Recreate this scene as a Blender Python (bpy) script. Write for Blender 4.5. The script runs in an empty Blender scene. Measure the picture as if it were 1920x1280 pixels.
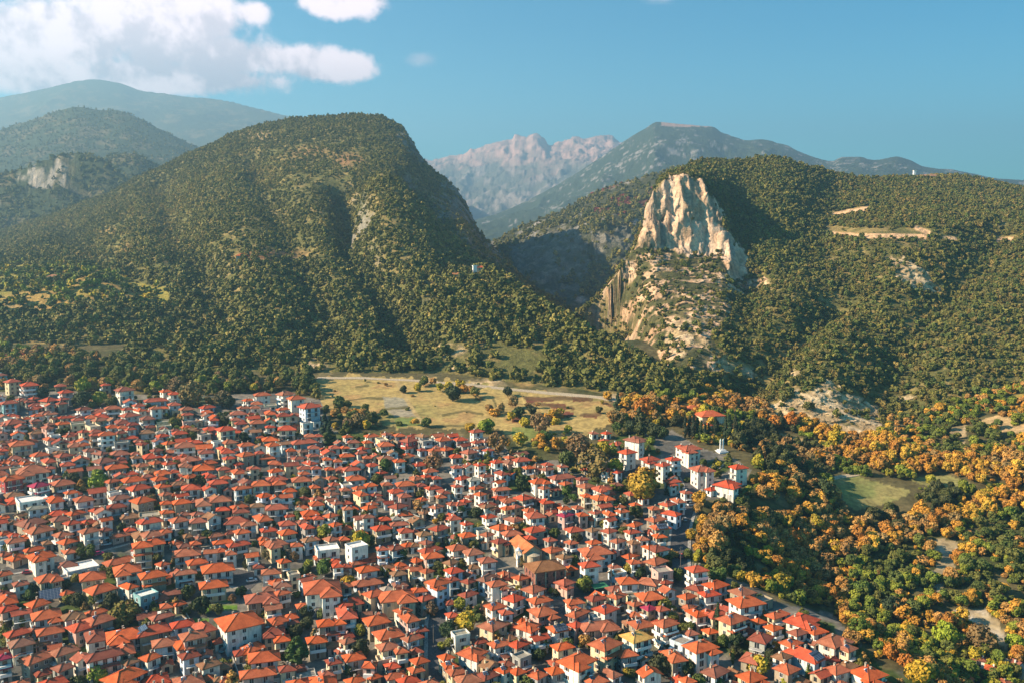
import bpy, math, random
import numpy as np
random.seed(7)
RNG = np.random.default_rng(11)
sc = bpy.context.scene
COL = sc.collection

# ---------------------------------------------------------------- camera
CAM_Z = 137.0
FPX = 1750.0                       # focal length in pixels of the 1920 wide photograph
HORIZON = 440.0
PITCH = math.atan((640.0 - HORIZON) / FPX)
cam_data = bpy.data.cameras.new('camera')
cam_data.sensor_width = 36.0
cam_data.lens = 36.0 * FPX / 1920.0
cam_data.clip_start = 1.0
cam_data.clip_end = 40000.0
cam = bpy.data.objects.new('camera', cam_data)
cam.location = (0, 0, CAM_Z)
cam.rotation_euler = (math.pi / 2 - PITCH, 0, 0)
COL.objects.link(cam)
sc.camera = cam

# ---------------------------------------------------------------- sun, sky, exposure
SUN_ELEV = math.radians(29)
SUN_AZ = math.radians(-99)        # compass-like: 0 = +Y (view direction), negative = left
SUN_DIR = (math.sin(SUN_AZ) * math.cos(SUN_ELEV), math.cos(SUN_AZ) * math.cos(SUN_ELEV), math.sin(SUN_ELEV))
sun_data = bpy.data.lights.new('sun', 'SUN')
sun_data.energy = 5.0
sun_data.angle = math.radians(0.5)
sun_data.color = (1.0, 0.82, 0.59)
sun = bpy.data.objects.new('sun', sun_data)
from mathutils import Vector
sun.rotation_euler = Vector(SUN_DIR).to_track_quat('Z', 'Y').to_euler()
COL.objects.link(sun)

sc.view_settings.view_transform = 'Standard'
sc.view_settings.look = 'None'
sc.view_settings.gamma = 1.0
sc.view_settings.exposure = EXPOSURE = 1.58
sc.cycles.use_denoising = True
sc.cycles.max_bounces = 5
sc.cycles.diffuse_bounces = 1
sc.cycles.glossy_bounces = 1
sc.cycles.transmission_bounces = 1
sc.cycles.volume_bounces = 0
sc.cycles.transparent_max_bounces = 4


class NT:
    """short hand for building node trees"""
    def __init__(self, tree):
        self.t = tree
    def n(self, kind, **kw):
        nd = self.t.nodes.new(kind)
        for k, v in kw.items():
            setattr(nd, k, v)
        return nd
    def link(self, a, b):
        self.t.links.new(a, b)
    def val(self, sock, v):
        if hasattr(v, 'is_linked') or hasattr(v, 'links'):
            self.t.links.new(v, sock)
        else:
            sock.default_value = v
    def math(self, op, a, b=0.0, c=0.0, clamp=False):
        nd = self.n('ShaderNodeMath', operation=op, use_clamp=clamp)
        self.val(nd.inputs[0], a); self.val(nd.inputs[1], b); self.val(nd.inputs[2], c)
        return nd.outputs[0]
    def mix(self, f, a, b, blend='MIX'):
        nd = self.n('ShaderNodeMix', data_type='RGBA', blend_type=blend)
        self.val(nd.inputs[0], f); self.val(nd.inputs[6], a); self.val(nd.inputs[7], b)
        return nd.outputs[2]
    def noise(self, vec, scale, detail=4.0, rough=0.55, dim='3D', dist=0.0):
        nd = self.n('ShaderNodeTexNoise', noise_dimensions=dim)
        if vec is not None:
            self.link(vec, nd.inputs['Vector'])
        nd.inputs['Scale'].default_value = scale
        nd.inputs['Detail'].default_value = detail
        nd.inputs['Roughness'].default_value = rough
        nd.inputs['Distortion'].default_value = dist
        return nd.outputs['Fac']
    def smooth(self, v, a, b, lo=0.0, hi=1.0):
        nd = self.n('ShaderNodeMapRange', interpolation_type='SMOOTHSTEP')
        self.val(nd.inputs['Value'], v)
        nd.inputs['From Min'].default_value = a; nd.inputs['From Max'].default_value = b
        nd.inputs['To Min'].default_value = lo; nd.inputs['To Max'].default_value = hi
        return nd.outputs[0]


def px_dir(px, py):
    u = (np.asarray(px, float) - 960.0) / FPX
    v = -(np.asarray(py, float) - 640.0) / FPX
    cp, sp = math.cos(PITCH), math.sin(PITCH)
    return u, cp + v * sp, v * cp - sp            # world direction x, y, z


def project(X, Y, Z):
    cp, sp = math.cos(PITCH), math.sin(PITCH)
    dz = Z - CAM_Z
    dep = Y * cp - dz * sp
    up = Y * sp + dz * cp
    return 960 + FPX * X / dep, 640 - FPX * up / dep, dep


def px_azel(px, py):
    x, y, z = px_dir(px, py)
    return math.atan2(float(x), float(y)), math.atan2(float(z), math.hypot(float(x), float(y)))


world = bpy.data.worlds.new('World')
sc.world = world
world.use_nodes = True
W = NT(world.node_tree)
bg = world.node_tree.nodes['Background']
sky = W.n('ShaderNodeTexSky', sky_type='NISHITA')
sky.sun_disc = False
sky.sun_elevation = SUN_ELEV
sky.sun_rotation = SUN_AZ
sky.altitude = 300
sky.air_density = 1.0
sky.dust_density = 0.3
sky.ozone_density = 1.6
tc = W.n('ShaderNodeTexCoord')
sep = W.n('ShaderNodeSeparateXYZ')
W.link(tc.outputs['Generated'], sep.inputs[0])
dx, dy, dz_ = sep.outputs
az = W.math('ARCTAN2', dx, dy)
el = W.math('ARCSINE', dz_)
SKY_TINT = (0.035, 0.72, 0.92, 1)
tint = W.mix(W.smooth(el, 0.08, 0.24), (0.30, 1.06, 1.14, 1), SKY_TINT)
sky_c = W.mix(1.0, sky.outputs[0], tint, 'MULTIPLY')
# cumulus cloud bank, described by lobes on the sky sphere
warp = W.noise(tc.outputs['Generated'], 9.0, 5.0, 0.6)
warp2 = W.noise(tc.outputs['Generated'], 30.0, 6.0, 0.68)
fine = W.noise(tc.outputs['Generated'], 16.0, 7.0, 0.62)
LOBES = [(-120, 90, 330, 75), (120, 70, 220, 85), (300, 60, 190, 110), (330, 20, 160, 70), (430, 110, 170, 70),
         (530, 112, 120, 44), (600, 126, 90, 34), (215, 165, 60, 26), (400, 40, 90, 60), (280, 140, 190, 46), (430, 150, 150, 34), (110, 150, 170, 36), (470, 25, 50, 30),
         (630, 5, 95, 38), (20, 110, 180, 50)]
dens = None
for (cx, cy, rx, ry) in LOBES:
    a0, e0 = px_azel(cx, cy)
    a1, _ = px_azel(cx + rx, cy)
    _, e1 = px_azel(cx, cy - ry)
    qa = W.math('DIVIDE', W.math('SUBTRACT', az, a0), abs(a1 - a0))
    qe = W.math('DIVIDE', W.math('SUBTRACT', el, e0), abs(e1 - e0))
    r = W.math('SQRT', W.math('ADD', W.math('MULTIPLY', qa, qa), W.math('MULTIPLY', qe, qe)))
    d = W.math('SUBTRACT', 1.0, r)
    dens = d if dens is None else W.math('SMOOTH_MAX', dens, d, 0.25)
dens = W.math('ADD', dens, W.math('MULTIPLY', W.math('SUBTRACT', warp, 0.5), 1.15))
dens = W.math('ADD', dens, W.math('MULTIPLY', W.math('SUBTRACT', warp2, 0.5), 0.9))
cover = W.smooth(W.math('ADD', dens, W.math('MULTIPLY', W.math('SUBTRACT', fine, 0.5), 1.3)), -0.02, 0.46)
# small wisps
for (cx, cy, rx, ry) in [(790, 112, 38, 18), (1240, -8, 46, 22)]:
    a0, e0 = px_azel(cx, cy)
    a1, _ = px_azel(cx + rx, cy)
    _, e1 = px_azel(cx, cy - ry)
    qa = W.math('DIVIDE', W.math('SUBTRACT', az, a0), abs(a1 - a0))
    qe = W.math('DIVIDE', W.math('SUBTRACT', el, e0), abs(e1 - e0))
    r = W.math('SQRT', W.math('ADD', W.math('MULTIPLY', qa, qa), W.math('MULTIPLY', qe, qe)))
    d = W.math('ADD', W.math('SUBTRACT', 1.0, r), W.math('MULTIPLY', W.math('SUBTRACT', warp2, 0.5), 1.6))
    cover = W.math('MAXIMUM', cover, W.math('MULTIPLY', W.smooth(d, 0.0, 1.1), 0.42))
CLOUD_LIT = (11.6, 9.2, 9.4, 1)
CLOUD_DIM = (4.6, 3.9, 4.7, 1)
a_lo = px_azel(300, 175)[1]; a_hi = px_azel(300, 40)[1]
lum = W.math('ADD', W.math('MULTIPLY', W.smooth(fine, 0.41, 0.57), 0.75), W.math('MULTIPLY', W.smooth(el, a_lo, a_hi), 0.38), clamp=True)
cl = W.mix(lum, CLOUD_DIM, CLOUD_LIT)
tot = W.mix(cover, sky_c, cl)
W.link(tot, bg.inputs[0])
bg.inputs[1].default_value = 0.058

# ---------------------------------------------------------------- numpy noise
_perm = RNG.permutation(4096)
_gr = RNG.uniform(-1, 1, 4096)


def vnoise(x, y, seed=0):
    xi = np.floor(x).astype(np.int64); yi = np.floor(y).astype(np.int64)
    fx = x - xi; fy = y - yi
    fx = fx * fx * fx * (fx * (fx * 6 - 15) + 10); fy = fy * fy * fy * (fy * (fy * 6 - 15) + 10)
    def h(a, b):
        return _gr[_perm[(_perm[(a + seed * 131) & 4095] + b) & 4095]]
    n00 = h(xi, yi); n10 = h(xi + 1, yi); n01 = h(xi, yi + 1); n11 = h(xi + 1, yi + 1)
    return (n00 * (1 - fx) + n10 * fx) * (1 - fy) + (n01 * (1 - fx) + n11 * fx) * fy


def fbm(x, y, octv=5, seed=0, gain=0.5):
    s = 0; a = 1.0; t = 0
    c, sn = math.cos(0.6), math.sin(0.6)
    for i in range(octv):
        s = s + a * vnoise(x, y, seed + i * 7); t += a
        a *= gain
        x, y = (x * c - y * sn) * 2.03 + 11.3, (x * sn + y * c) * 2.03 - 5.7
    return s / t


def ridged(x, y, octv=5, seed=0, gain=0.5):
    s = 0; a = 1.0; t = 0
    c, sn = math.cos(0.5), math.sin(0.5)
    for i in range(octv):
        n = 1 - np.abs(vnoise(x, y, seed + i * 5)) * 2
        s = s + a * n; t += a
        a *= gain
        x, y = (x * c - y * sn) * 2.1 + 3.3, (x * sn + y * c) * 2.1 - 9.7
    return s / t


def sstep(a, b, x):
    t = np.clip((x - a) / (b - a), 0, 1)
    return t * t * (3 - 2 * t)


def knots(x, kx, ky):
    """monotone cubic through knots, clamped at the ends"""
    kx = np.asarray(kx, float); ky = np.asarray(ky, float)
    o = np.argsort(kx); kx = kx[o]; ky = ky[o]
    h = np.diff(kx); h[h < 1e-9] = 1e-9
    d = np.diff(ky) / h
    m = np.zeros_like(ky)
    if len(kx) > 2:
        w1 = 2 * h[1:] + h[:-1]; w2 = h[1:] + 2 * h[:-1]
        ok = d[:-1] * d[1:] > 0
        with np.errstate(divide='ignore', invalid='ignore'):
            hm = (w1 + w2) / (w1 / d[:-1] + w2 / d[1:])
        m[1:-1] = np.where(ok, hm, 0)
    m[0] = d[0]; m[-1] = d[-1]
    xc = np.clip(x, kx[0], kx[-1])
    i = np.clip(np.searchsorted(kx, xc) - 1, 0, len(kx) - 2)
    t = (xc - kx[i]) / h[i]
    h00 = 2 * t ** 3 - 3 * t ** 2 + 1; h10 = t ** 3 - 2 * t ** 2 + t
    h01 = -2 * t ** 3 + 3 * t ** 2; h11 = t ** 3 - t ** 2
    return h00 * ky[i] + h10 * h[i] * m[i] + h01 * ky[i + 1] + h11 * h[i] * m[i + 1]


# ---------------------------------------------------------------- the lie of the land
GROUND_S, GROUND_Y = 0.14, 315.0
EDGE_PX = [(1730, 1340), (1650, 1240), (1560, 1165), (1462, 1130), (1395, 1098), (1312, 1062), (1304, 1000), (1306, 950), (1388, 932), (1418, 885), (1404, 852), (1330, 828), (1290, 790), (1250, 762)]
_e = []
for _x, _y in EDGE_PX:
    _a, _b, _c = px_dir(_x, _y)
    _Y = (CAM_Z + GROUND_S * GROUND_Y) / (GROUND_S - _c / _b)
    _e.append((float(_Y), float(_a / _b * _Y)))
EDGE_Y = [60, 200] + [p[0] for p in _e] + [760]
EDGE_X = [190, 165] + [p[1] for p in _e] + [70]


def ground_h(X, Y):
    e = np.interp(Y, EDGE_Y, EDGE_X) + 4 * fbm(X * .02, Y * .02, 2, 41)
    cap = 700 - 130 * sstep(90, 200, X)
    z = GROUND_S * (np.minimum(Y, cap) - GROUND_Y) - .25 * np.maximum(Y - 730, 0)
    dep = np.interp(Y, [60, 300, 360, 430, 530, 620, 720], [-31, -30, -27, -22, -15, -8, 0])
    z = z + dep * sstep(0, 62, X - e)
    z = z + 40 * sstep(235, 440, X + (Y - 420) * -0.12) * sstep(200, 330, Y) * sstep(680, 520, Y)
    gorge = sstep(0, 30, X - e)
    z = z + gorge * 2.6 * fbm(X * .03, Y * .03, 3, 5)
    z = z + 0.5 * fbm(X * .02, Y * .02, 2, 9) * (1 - gorge)
    return z


def ray_to(hfun, px, py, off=0.0, y0=150.0, y1=12000.0, n=700):
    """distance Y at which rays through pixels meet hfun + off"""
    px = np.atleast_1d(np.asarray(px, float)); py = np.atleast_1d(np.asarray(py, float))
    dx, dy, dz = px_dir(px, py)
    Ys = np.exp(np.linspace(math.log(y0), math.log(y1), n))
    t = Ys[None, :] / dy[:, None]
    X = dx[:, None] * t
    Z = CAM_Z + dz[:, None] * t
    off = np.broadcast_to(np.asarray(off, float), px.shape)
    g = Z - hfun(X, np.broadcast_to(Ys[None, :], X.shape)) - off[:, None]
    below = g < 0
    i = np.argmax(below, axis=1)
    i = np.where(below.any(axis=1), np.maximum(i, 1), n - 1)
    r = np.arange(len(px))
    g0 = g[r, i - 1]; g1 = g[r, i]
    f = np.clip(g0 / np.where(np.abs(g0 - g1) < 1e-9, 1e-9, g0 - g1), 0, 1)
    Y = Ys[i - 1] + (Ys[i] - Ys[i - 1]) * f
    t = Y / dy
    return dx * t, Y, CAM_Z + dz * t


class Layer:
    """one mountain: contour lines from its foot to its ridge; every line is [(px, py, Y)] of real points"""
    def __init__(self, name, lines, back, front=0.55, amp=4.0, wl=110.0, seed=1, rid=0.5, far=1.37, damp=0.0):
        self.name = name
        self.L = []
        for ln in lines:
            px = np.array([p[0] for p in ln], float); py = np.array([p[1] for p in ln], float)
            a, b, c = px_dir(px, py)
            _, Yg, _ = ray_to(ground_h, px, py, -1.0)
            Y = np.array([p[2] * far if len(p) > 2 else yg for p, yg in zip(ln, Yg)], float)
            for i, p in enumerate(ln):
                if len(p) > 2 and p[2] < 0:          # climbs from the foot of the slope at a given gradient
                    s_ = float(a[i] / b[i]); f0 = self.L[0]
                    yb = float(knots(np.array([s_]), f0[0], f0[1])[0]); zb = float(knots(np.array([s_]), f0[0], f0[2])[0])
                    Y[i] = (CAM_Z - zb - p[2] * yb) / (-p[2] - float(c[i] / b[i]))
            X = a / b * Y
            Z = CAM_Z + c / b * Y
            self.L.append((X / Y, Y, Z))
        self.back = back; self.front = front; self.amp = amp; self.wl = wl; self.seed = seed; self.rid = rid; self.damp = damp
        self.s0 = max(l[0].min() for l in self.L[-1:]); self.s1 = min(l[0].max() for l in self.L[-1:])

    def h(self, X, Y):
        s = X / Y
        Ys = [knots(s, l[0], l[1]) for l in self.L]
        Zs = [knots(s, l[0], l[2]) for l in self.L]
        for i in range(1, len(Ys)):
            Ys[i] = np.maximum(Ys[i], Ys[i - 1] + 6)
        z = Zs[0] + (Y - Ys[0]) * self.front
        for i in range(len(Ys) - 1):
            t = (Y - Ys[i]) / (Ys[i + 1] - Ys[i])
            z = np.where(t > 0, Zs[i] + (Zs[i + 1] - Zs[i]) * np.minimum(t, 1), z)
        over = Y - Ys[-1]
        b = self.back
        z = np.where(over > 0, Zs[-1] - b * over * over / (over + 25), z)
        # fade the layer out sideways beyond its ridge line
        out = np.maximum(self.s0 - s, 0) + np.maximum(s - self.s1, 0)
        z = z - out * Y * 1.5
        if self.amp:
            k = sstep(-20, 60, Y - Ys[0])
            if self.damp: k = k * (1 - self.damp * np.exp(-(over / (Ys[-1] * .05)) ** 2))
            xx, yy = X / self.wl, Y / self.wl
            nz = (1 - self.rid) * fbm(xx, yy, 5, self.seed) * 1.3 + self.rid * (ridged(xx, yy, 5, self.seed + 50) - 0.35)
            z = z + self.amp * nz * k
        return z


BASE1 = [(-420, 655), (-200, 652), (0, 648), (150, 662), (300, 690), (420, 700), (560, 703), (620, 703), (760, 706), (850, 708), (960, 722), (1060, 734), (1150, 744), (1230, 752), (1330, 756)]
LAYERS = [
    Layer('left_main', [BASE1,
        [(-420, 590, -.26), (-100, 560, -.26), (80, 545, -.26), (250, 520, -.27), (400, 500, -.28), (560, 480, -.30), (700, 500, -.30), (850, 560, -.30), (960, 620, -.30), (1080, 690, -.30), (1200, 730, -.3), (1330, 752, -.3)],
        [(-420, 600, 1350), (-200, 520, 1350), (0, 436, 1350), (120, 392, 1350), (180, 370, 1340), (260, 330, 1330), (330, 297, 1330), (390, 270, 1330), (440, 250, 1330), (500, 234, 1320), (560, 224, 1310), (620, 216, 1300), (660, 213, 1300),
         (700, 216, 1290), (735, 226, 1280), (758, 240, 1260), (772, 262, 1240), (790, 292, 1220), (815, 322, 1190), (850, 350, 1140), (875, 385, 1090), (895, 425, 1040), (920, 455, 1000), (945, 480, 970), (985, 530, 900), (1040, 575, 820), (1100, 620, 720), (1200, 680, 600), (1330, 748, 490)]],
        back=0.75, amp=9, wl=150, seed=3, rid=0.55),
    Layer('left_spur', [[(590, 640, 556), (700, 640, 524), (800, 640, 524), (900, 620, 556), (950, 610, 572), (1010, 590, 619)],
        [(590, 640, 619), (640, 500, 659), (655, 420, 698), (668, 362, 738), (690, 332, 762), (712, 322, 770), (740, 332, 766), (765, 356, 754), (800, 392, 738), (830, 425, 730), (870, 462, 714), (900, 492, 698), (935, 525, 675), (980, 575, 659), (1010, 600, 659)]],
        back=1.0, amp=5, wl=90, seed=13, rid=0.5),
    Layer('chapel_spur', [[(740, 702), (800, 706), (850, 708), (960, 722), (1060, 734), (1150, 744), (1230, 752), (1350, 758)],
        [(740, 660, -.28), (770, 580, -.29), (800, 545, -.30), (850, 515, -.31), (900, 503, -.31), (930, 512, -.31), (960, 530, -.31), (1000, 560, -.31), (1060, 600, -.32), (1150, 648, -.32), (1250, 702, -.32), (1350, 752, -.3)]],
        back=0.9, amp=4, wl=70, seed=23, rid=0.5),
    Layer('right_main', [[(1040, 690, 600), (1120, 690, 590), (1180, 695, 550), (1225, 712, 475), (1270, 726), (1330, 737), (1400, 757), (1440, 774), (1500, 797), (1560, 808), (1640, 814), (1700, 792), (1800, 759), (1920, 737), (2100, 727), (2400, 717)],
        [(1040, 670, -.30), (1120, 640, -.30), (1160, 620, -.34), (1230, 635, -.42), (1300, 645, -.42), (1400, 660, -.38), (1480, 670, -.36), (1560, 690, -.36), (1700, 650, -.32), (1920, 630, -.30), (2400, 610, -.28)],
        [(1040, 640, 569), (1120, 570, 599), (1152, 520, 620), (1180, 478, 635), (1210, 462, 642), (1250, 468, 646), (1300, 474, 646), (1350, 476, 642), (1385, 520, 628), (1410, 540, 620), (1450, 520, 620), (1520, 500, 628), (1700, 480, 635), (1920, 490, 642), (2400, 480, 650)],
        [(1040, 630, 584), (1120, 560, 613), (1155, 510, 634), (1185, 465, 650), (1204, 420, 661), (1215, 382, 668), (1232, 346, 675), (1255, 336, 679), (1290, 333, 680), (1315, 348, 679), (1345, 390, 672), (1370, 440, 661), (1400, 480, 650), (1450, 470, 657), (1520, 455, 672), (1700, 430, 686), (1920, 430, 694), (2400, 430, 694)],
        [(1040, 625, 606), (1120, 556, 635), (1155, 508, 642), (1185, 464, 657), (1204, 419, 668), (1215, 381, 675), (1234, 345, 686), (1265, 325, 772), (1300, 310, 869), (1340, 303, 907), (1380, 303, 916), (1430, 298, 924), (1465, 298, 924), (1500, 309, 924), (1540, 318, 932), (1580, 330, 949), (1640, 338, 991), (1700, 333, 1025), (1760, 330, 1042), (1800, 331, 1042), (1850, 340, 1042), (1920, 352, 1042), (2100, 370, 1042), (2400, 400, 1042)]],
        back=0.7, amp=7, wl=120, seed=33, rid=0.55),
    Layer('gorge_wall', [[(840, 620, 1000), (960, 600, 1000), (1100, 600, 1000), (1200, 600, 1000), (1300, 600, 1000)],
        [(840, 520, 1350), (930, 470, 1300), (1000, 470, 1250), (1060, 460, 1230), (1120, 430, 1250), (1180, 410, 1300), (1300, 400, 1350)],
        [(840, 500, 1700), (930, 452, 1650), (980, 425, 1620), (1040, 398, 1600), (1100, 372, 1580), (1150, 350, 1560), (1200, 335, 1550), (1250, 322, 1540), (1300, 315, 1500), (1400, 310, 1400)]],
        back=0.8, amp=16, wl=130, seed=43, rid=0.75, far=1.37, damp=.5),
    Layer('left_bluff', [[(-500, 420, 1500), (0, 420, 1500), (140, 420, 1480), (300, 400, 1480)],
        [(-500, 380, 1560), (0, 352, 1600), (60, 350, 1600), (110, 352, 1600), (180, 390, 1580), (300, 395, 1560)],
        [(-500, 330, 1640), (-100, 328, 1640), (0, 326, 1640), (50, 312, 1640), (100, 296, 1650), (145, 288, 1660), (185, 296, 1650), (220, 318, 1640), (255, 345, 1620), (300, 380, 1600)]],
        back=0.7, amp=8, wl=130, seed=53, rid=0.5),
    Layer('left_knob', [[(140, 380, 1800), (240, 380, 1800), (340, 380, 1800)],
        [(140, 345, 1980), (190, 300, 2000), (220, 288, 2000), (245, 286, 2000), (275, 298, 2000), (310, 325, 2000), (340, 345, 2000)]],
        back=0.7, amp=6, wl=120, seed=57, rid=0.5),
    Layer('left_hill', [[(-500, 360, 2100), (0, 350, 2100), (200, 350, 2100), (420, 330, 2100)],
        [(-500, 330, 2700), (-150, 290, 2700), (-50, 258, 2700), (0, 243, 2700), (70, 222, 2720), (110, 208, 2750), (145, 201, 2750), (190, 207, 2750), (215, 206, 2750), (250, 218, 2720), (300, 242, 2680), (360, 272, 2650), (420, 300, 2600)]],
        back=0.7, amp=18, wl=300, seed=63, rid=0.6, far=1.6, damp=.6),
    Layer('far_left', [[(-600, 330, 3600), (0, 320, 3600), (300, 310, 3600), (700, 300, 3600)],
        [(-600, 260, 5200), (-100, 205, 5200), (0, 182, 5200), (60, 170, 5200), (120, 156, 5200), (175, 149, 5250), (220, 155, 5250), (270, 172, 5250), (330, 178, 5200), (400, 184, 5200), (450, 193, 5100), (500, 206, 5000), (560, 221, 4900), (640, 250, 4800), (720, 290, 4700)]],
        back=0.7, amp=70, wl=800, seed=73, rid=0.65, far=1.9, damp=.7),
    Layer('far_ridge', [[(780, 480, 2300), (1000, 440, 2300), (1300, 400, 2300), (1700, 390, 2300), (2400, 390, 2300)],
        [(780, 430, 3300), (900, 410, 3300), (1000, 370, 3350), (1080, 325, 3400), (1140, 285, 3420), (1180, 258, 3450), (1210, 240, 3450), (1232, 228, 3450), (1260, 230, 3450), (1290, 234, 3450), (1330, 236, 3450), (1360, 250, 3430), (1400, 262, 3400), (1425, 260, 3400), (1460, 268, 3380), (1520, 292, 3350), (1560, 302, 3320), (1580, 295, 3320), (1610, 294, 3320), (1640, 300, 3300), (1680, 294, 3300), (1700, 298, 3300), (1740, 314, 3280), (1790, 318, 3260), (1860, 332, 3240), (1920, 338, 3240), (2400, 350, 3200)]],
        back=0.7, amp=60, wl=340, seed=83, rid=0.75, far=1.9, damp=.85),
    Layer('far_peaks', [[(700, 470, 4200), (900, 460, 4200), (1100, 420, 4200), (1300, 380, 4200)],
        [(700, 400, 5300), (800, 360, 5300), (900, 350, 5300), (960, 330, 5300), (1040, 315, 5300), (1120, 300, 5300), (1300, 300, 5300)],
        [(700, 320, 6200), (780, 296, 6200), (815, 300, 6200), (850, 290, 6200), (880, 282, 6150), (920, 270, 6150), (945, 264, 6150), (960, 262, 6150), (966, 254, 6150), (985, 256, 6150), (1000, 251, 6100), (1020, 260, 6100), (1030, 274, 6080), (1050, 265, 6100), (1075, 257, 6150), (1100, 261, 6150), (1120, 255, 6150), (1145, 254, 6150), (1165, 266, 6100), (1300, 300, 6000)]],
        back=0.9, amp=85, wl=210, seed=93, rid=0.95, far=1.9, damp=.45),
]


def carve(X, Y, z, li):
    """gullies on the near mountains, cut along real lines down the slope"""
    for (pts, wid, dep, lay) in GULLIES:
        gx, gy = pts
        d2 = np.full(X.shape, 1e9)
        for i in range(len(gx) - 1):
            ax, ay, bx, by = gx[i], gy[i], gx[i + 1], gy[i + 1]
            t = np.clip(((X - ax) * (bx - ax) + (Y - ay) * (by - ay)) / ((bx - ax) ** 2 + (by - ay) ** 2 + 1e-9), 0, 1)
            d2 = np.minimum(d2, (X - ax - t * (bx - ax)) ** 2 + (Y - ay - t * (by - ay)) ** 2)
        z = z - dep * np.exp(-d2 / (wid * wid)) * np.isin(li, lay)
    return z


GULLIES = []


def terrain(X, Y, with_layer=False):
    z = ground_h(X, Y)
    li = np.zeros(X.shape, np.int8)
    for i, L in enumerate(LAYERS):
        h = L.h(X, Y)
        up = h > z
        z = np.where(up, h, z)
        li = np.where(up, i + 1, li).astype(np.int8)
    if GULLIES:
        z = carve(X, Y, z, li)
    return (z, li) if with_layer else z


for path, wid, dep, lay in [
        ([(640, 340), (650, 380), (665, 430), (700, 500), (745, 570), (770, 640)], 20, 26, (1, 2)),
        ([(770, 330), (800, 385), (840, 430), (900, 480), (960, 530)], 18, 22, (1, 2)),
        ([(120, 420), (200, 480), (300, 540), (380, 600)], 24, 14, (1,)),
        ([(300, 330), (330, 420), (380, 500), (440, 580)], 24, 18, (1,)),
        ([(470, 290), (520, 380), (560, 470), (600, 560), (610, 640)], 22, 16, (1,)),
        ([(1560, 340), (1545, 400), (1540, 440), (1600, 520), (1640, 600)], 30, 13, (4,)),
        ([(1560, 560), (1480, 640), (1400, 720)], 18, 16, (4,)),
        ([(1880, 420), (1800, 520), (1700, 640), (1650, 740)], 24, 16, (4,)),
        ([(1000, 600), (1080, 660), (1180, 700)], 10, 5, (1, 3))]:
    p = np.array(path, float)
    X_, Y_, Z_ = ray_to(terrain, p[:, 0], p[:, 1], 0.0, 400, 3000, 600)
    GULLIES.append(((X_, Y_), wid, dep, lay))


# ---------------------------------------------------------------- mesh helper
def np_mesh(name, verts, quads=None, tris=None, mats=(), mat_q=None, mat_t=None, smooth=False):
    me = bpy.data.meshes.new(name)
    verts = np.asarray(verts, np.float32)
    nq = 0 if quads is None else len(quads)
    nt = 0 if tris is None else len(tris)
    me.vertices.add(len(verts))
    me.vertices.foreach_set('co', verts.ravel())
    loops = []
    if nq: loops.append(np.asarray(quads, np.int32).ravel())
    if nt: loops.append(np.asarray(tris, np.int32).ravel())
    loops = np.concatenate(loops)
    me.loops.add(len(loops))
    me.loops.foreach_set('vertex_index', loops)
    me.polygons.add(nq + nt)
    starts = np.concatenate([np.arange(nq) * 4, nq * 4 + np.arange(nt) * 3]).astype(np.int32)
    me.polygons.foreach_set('loop_start', starts)
    for m in mats: me.materials.append(m)
    mi = np.zeros(nq + nt, np.int32)
    if mat_q is not None: mi[:nq] = mat_q
    if mat_t is not None: mi[nq:] = mat_t
    me.polygons.foreach_set('material_index', mi)
    me.polygons.foreach_set('use_smooth', np.full(nq + nt, bool(smooth)))
    me.update(calc_edges=True)
    return me


def add_obj(name, me, parent=None, loc=None, rz=None):
    o = bpy.data.objects.new(name, me)
    COL.objects.link(o)
    if parent is not None: o.parent = parent
    if loc is not None: o.location = loc
    if rz is not None: o.rotation_euler = (0, 0, rz)
    return o


def in_poly(px, py, poly):
    r = np.zeros(px.shape, bool)
    n = len(poly)
    for i in range(n):
        x0, y0 = poly[i]; x1, y1 = poly[(i + 1) % n]
        c = ((y0 > py) != (y1 > py)) & (px < (x1 - x0) * (py - y0) / (y1 - y0 + 1e-12) + x0)
        r ^= c
    return r


def near_line(px, py, line):
    d = np.full(px.shape, 1e9)
    for i in range(len(line) - 1):
        ax, ay = line[i]; bx, by = line[i + 1]
        t = np.clip(((px - ax) * (bx - ax) + (py - ay) * (by - ay)) / ((bx - ax) ** 2 + (by - ay) ** 2), 0, 1)
        d = np.minimum(d, np.hypot(px - ax - t * (bx - ax), py - ay - t * (by - ay)))
    return d


# ---------------------------------------------------------------- terrain mesh
S_in = np.linspace(-0.59, 0.59, 1250)
S_out = 0.59 + np.cumsum(np.linspace(0.003, 0.02, 30))
SV = np.concatenate([-S_out[::-1], S_in, S_out])
YV = np.concatenate([np.linspace(60, 560, 260, endpoint=False), np.exp(np.linspace(math.log(560), math.log(1900), 580, endpoint=False)),
                     np.exp(np.linspace(math.log(1900), math.log(13800), 360))])
SS, YY = np.meshgrid(SV, YV)
XX = SS * YY
ZZ, LI = terrain(XX, YY, True)
# surface roughness of bare rock on steep ground
PX, PY, DEP = project(XX, YY, ZZ)
gz_y = np.gradient(ZZ, axis=0) / np.gradient(YY, axis=0)
gz_x = np.gradient(ZZ, axis=1) / np.gradient(XX, axis=1)
SLOPE = np.hypot(gz_x, gz_y)

n1 = fbm(XX / 60, YY / 60, 4, 201)
n2 = fbm(XX / 14, YY / 14, 4, 211)
n3 = fbm(XX / 220, YY / 220, 4, 221)
n4 = fbm(XX / 5, YY / 5, 2, 231)
wx = PX + 9 * fbm(PX / 14, PY / 14, 3, 241)
wy = PY + 7 * fbm(PX / 14 + 50, PY / 14, 3, 251)


def mixc(a, b, f):
    return a + (np.asarray(b, float) - a) * f[..., None]


C = np.zeros(XX.shape + (3,))
C[:] = (0.105, 0.088, 0.040)
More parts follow.
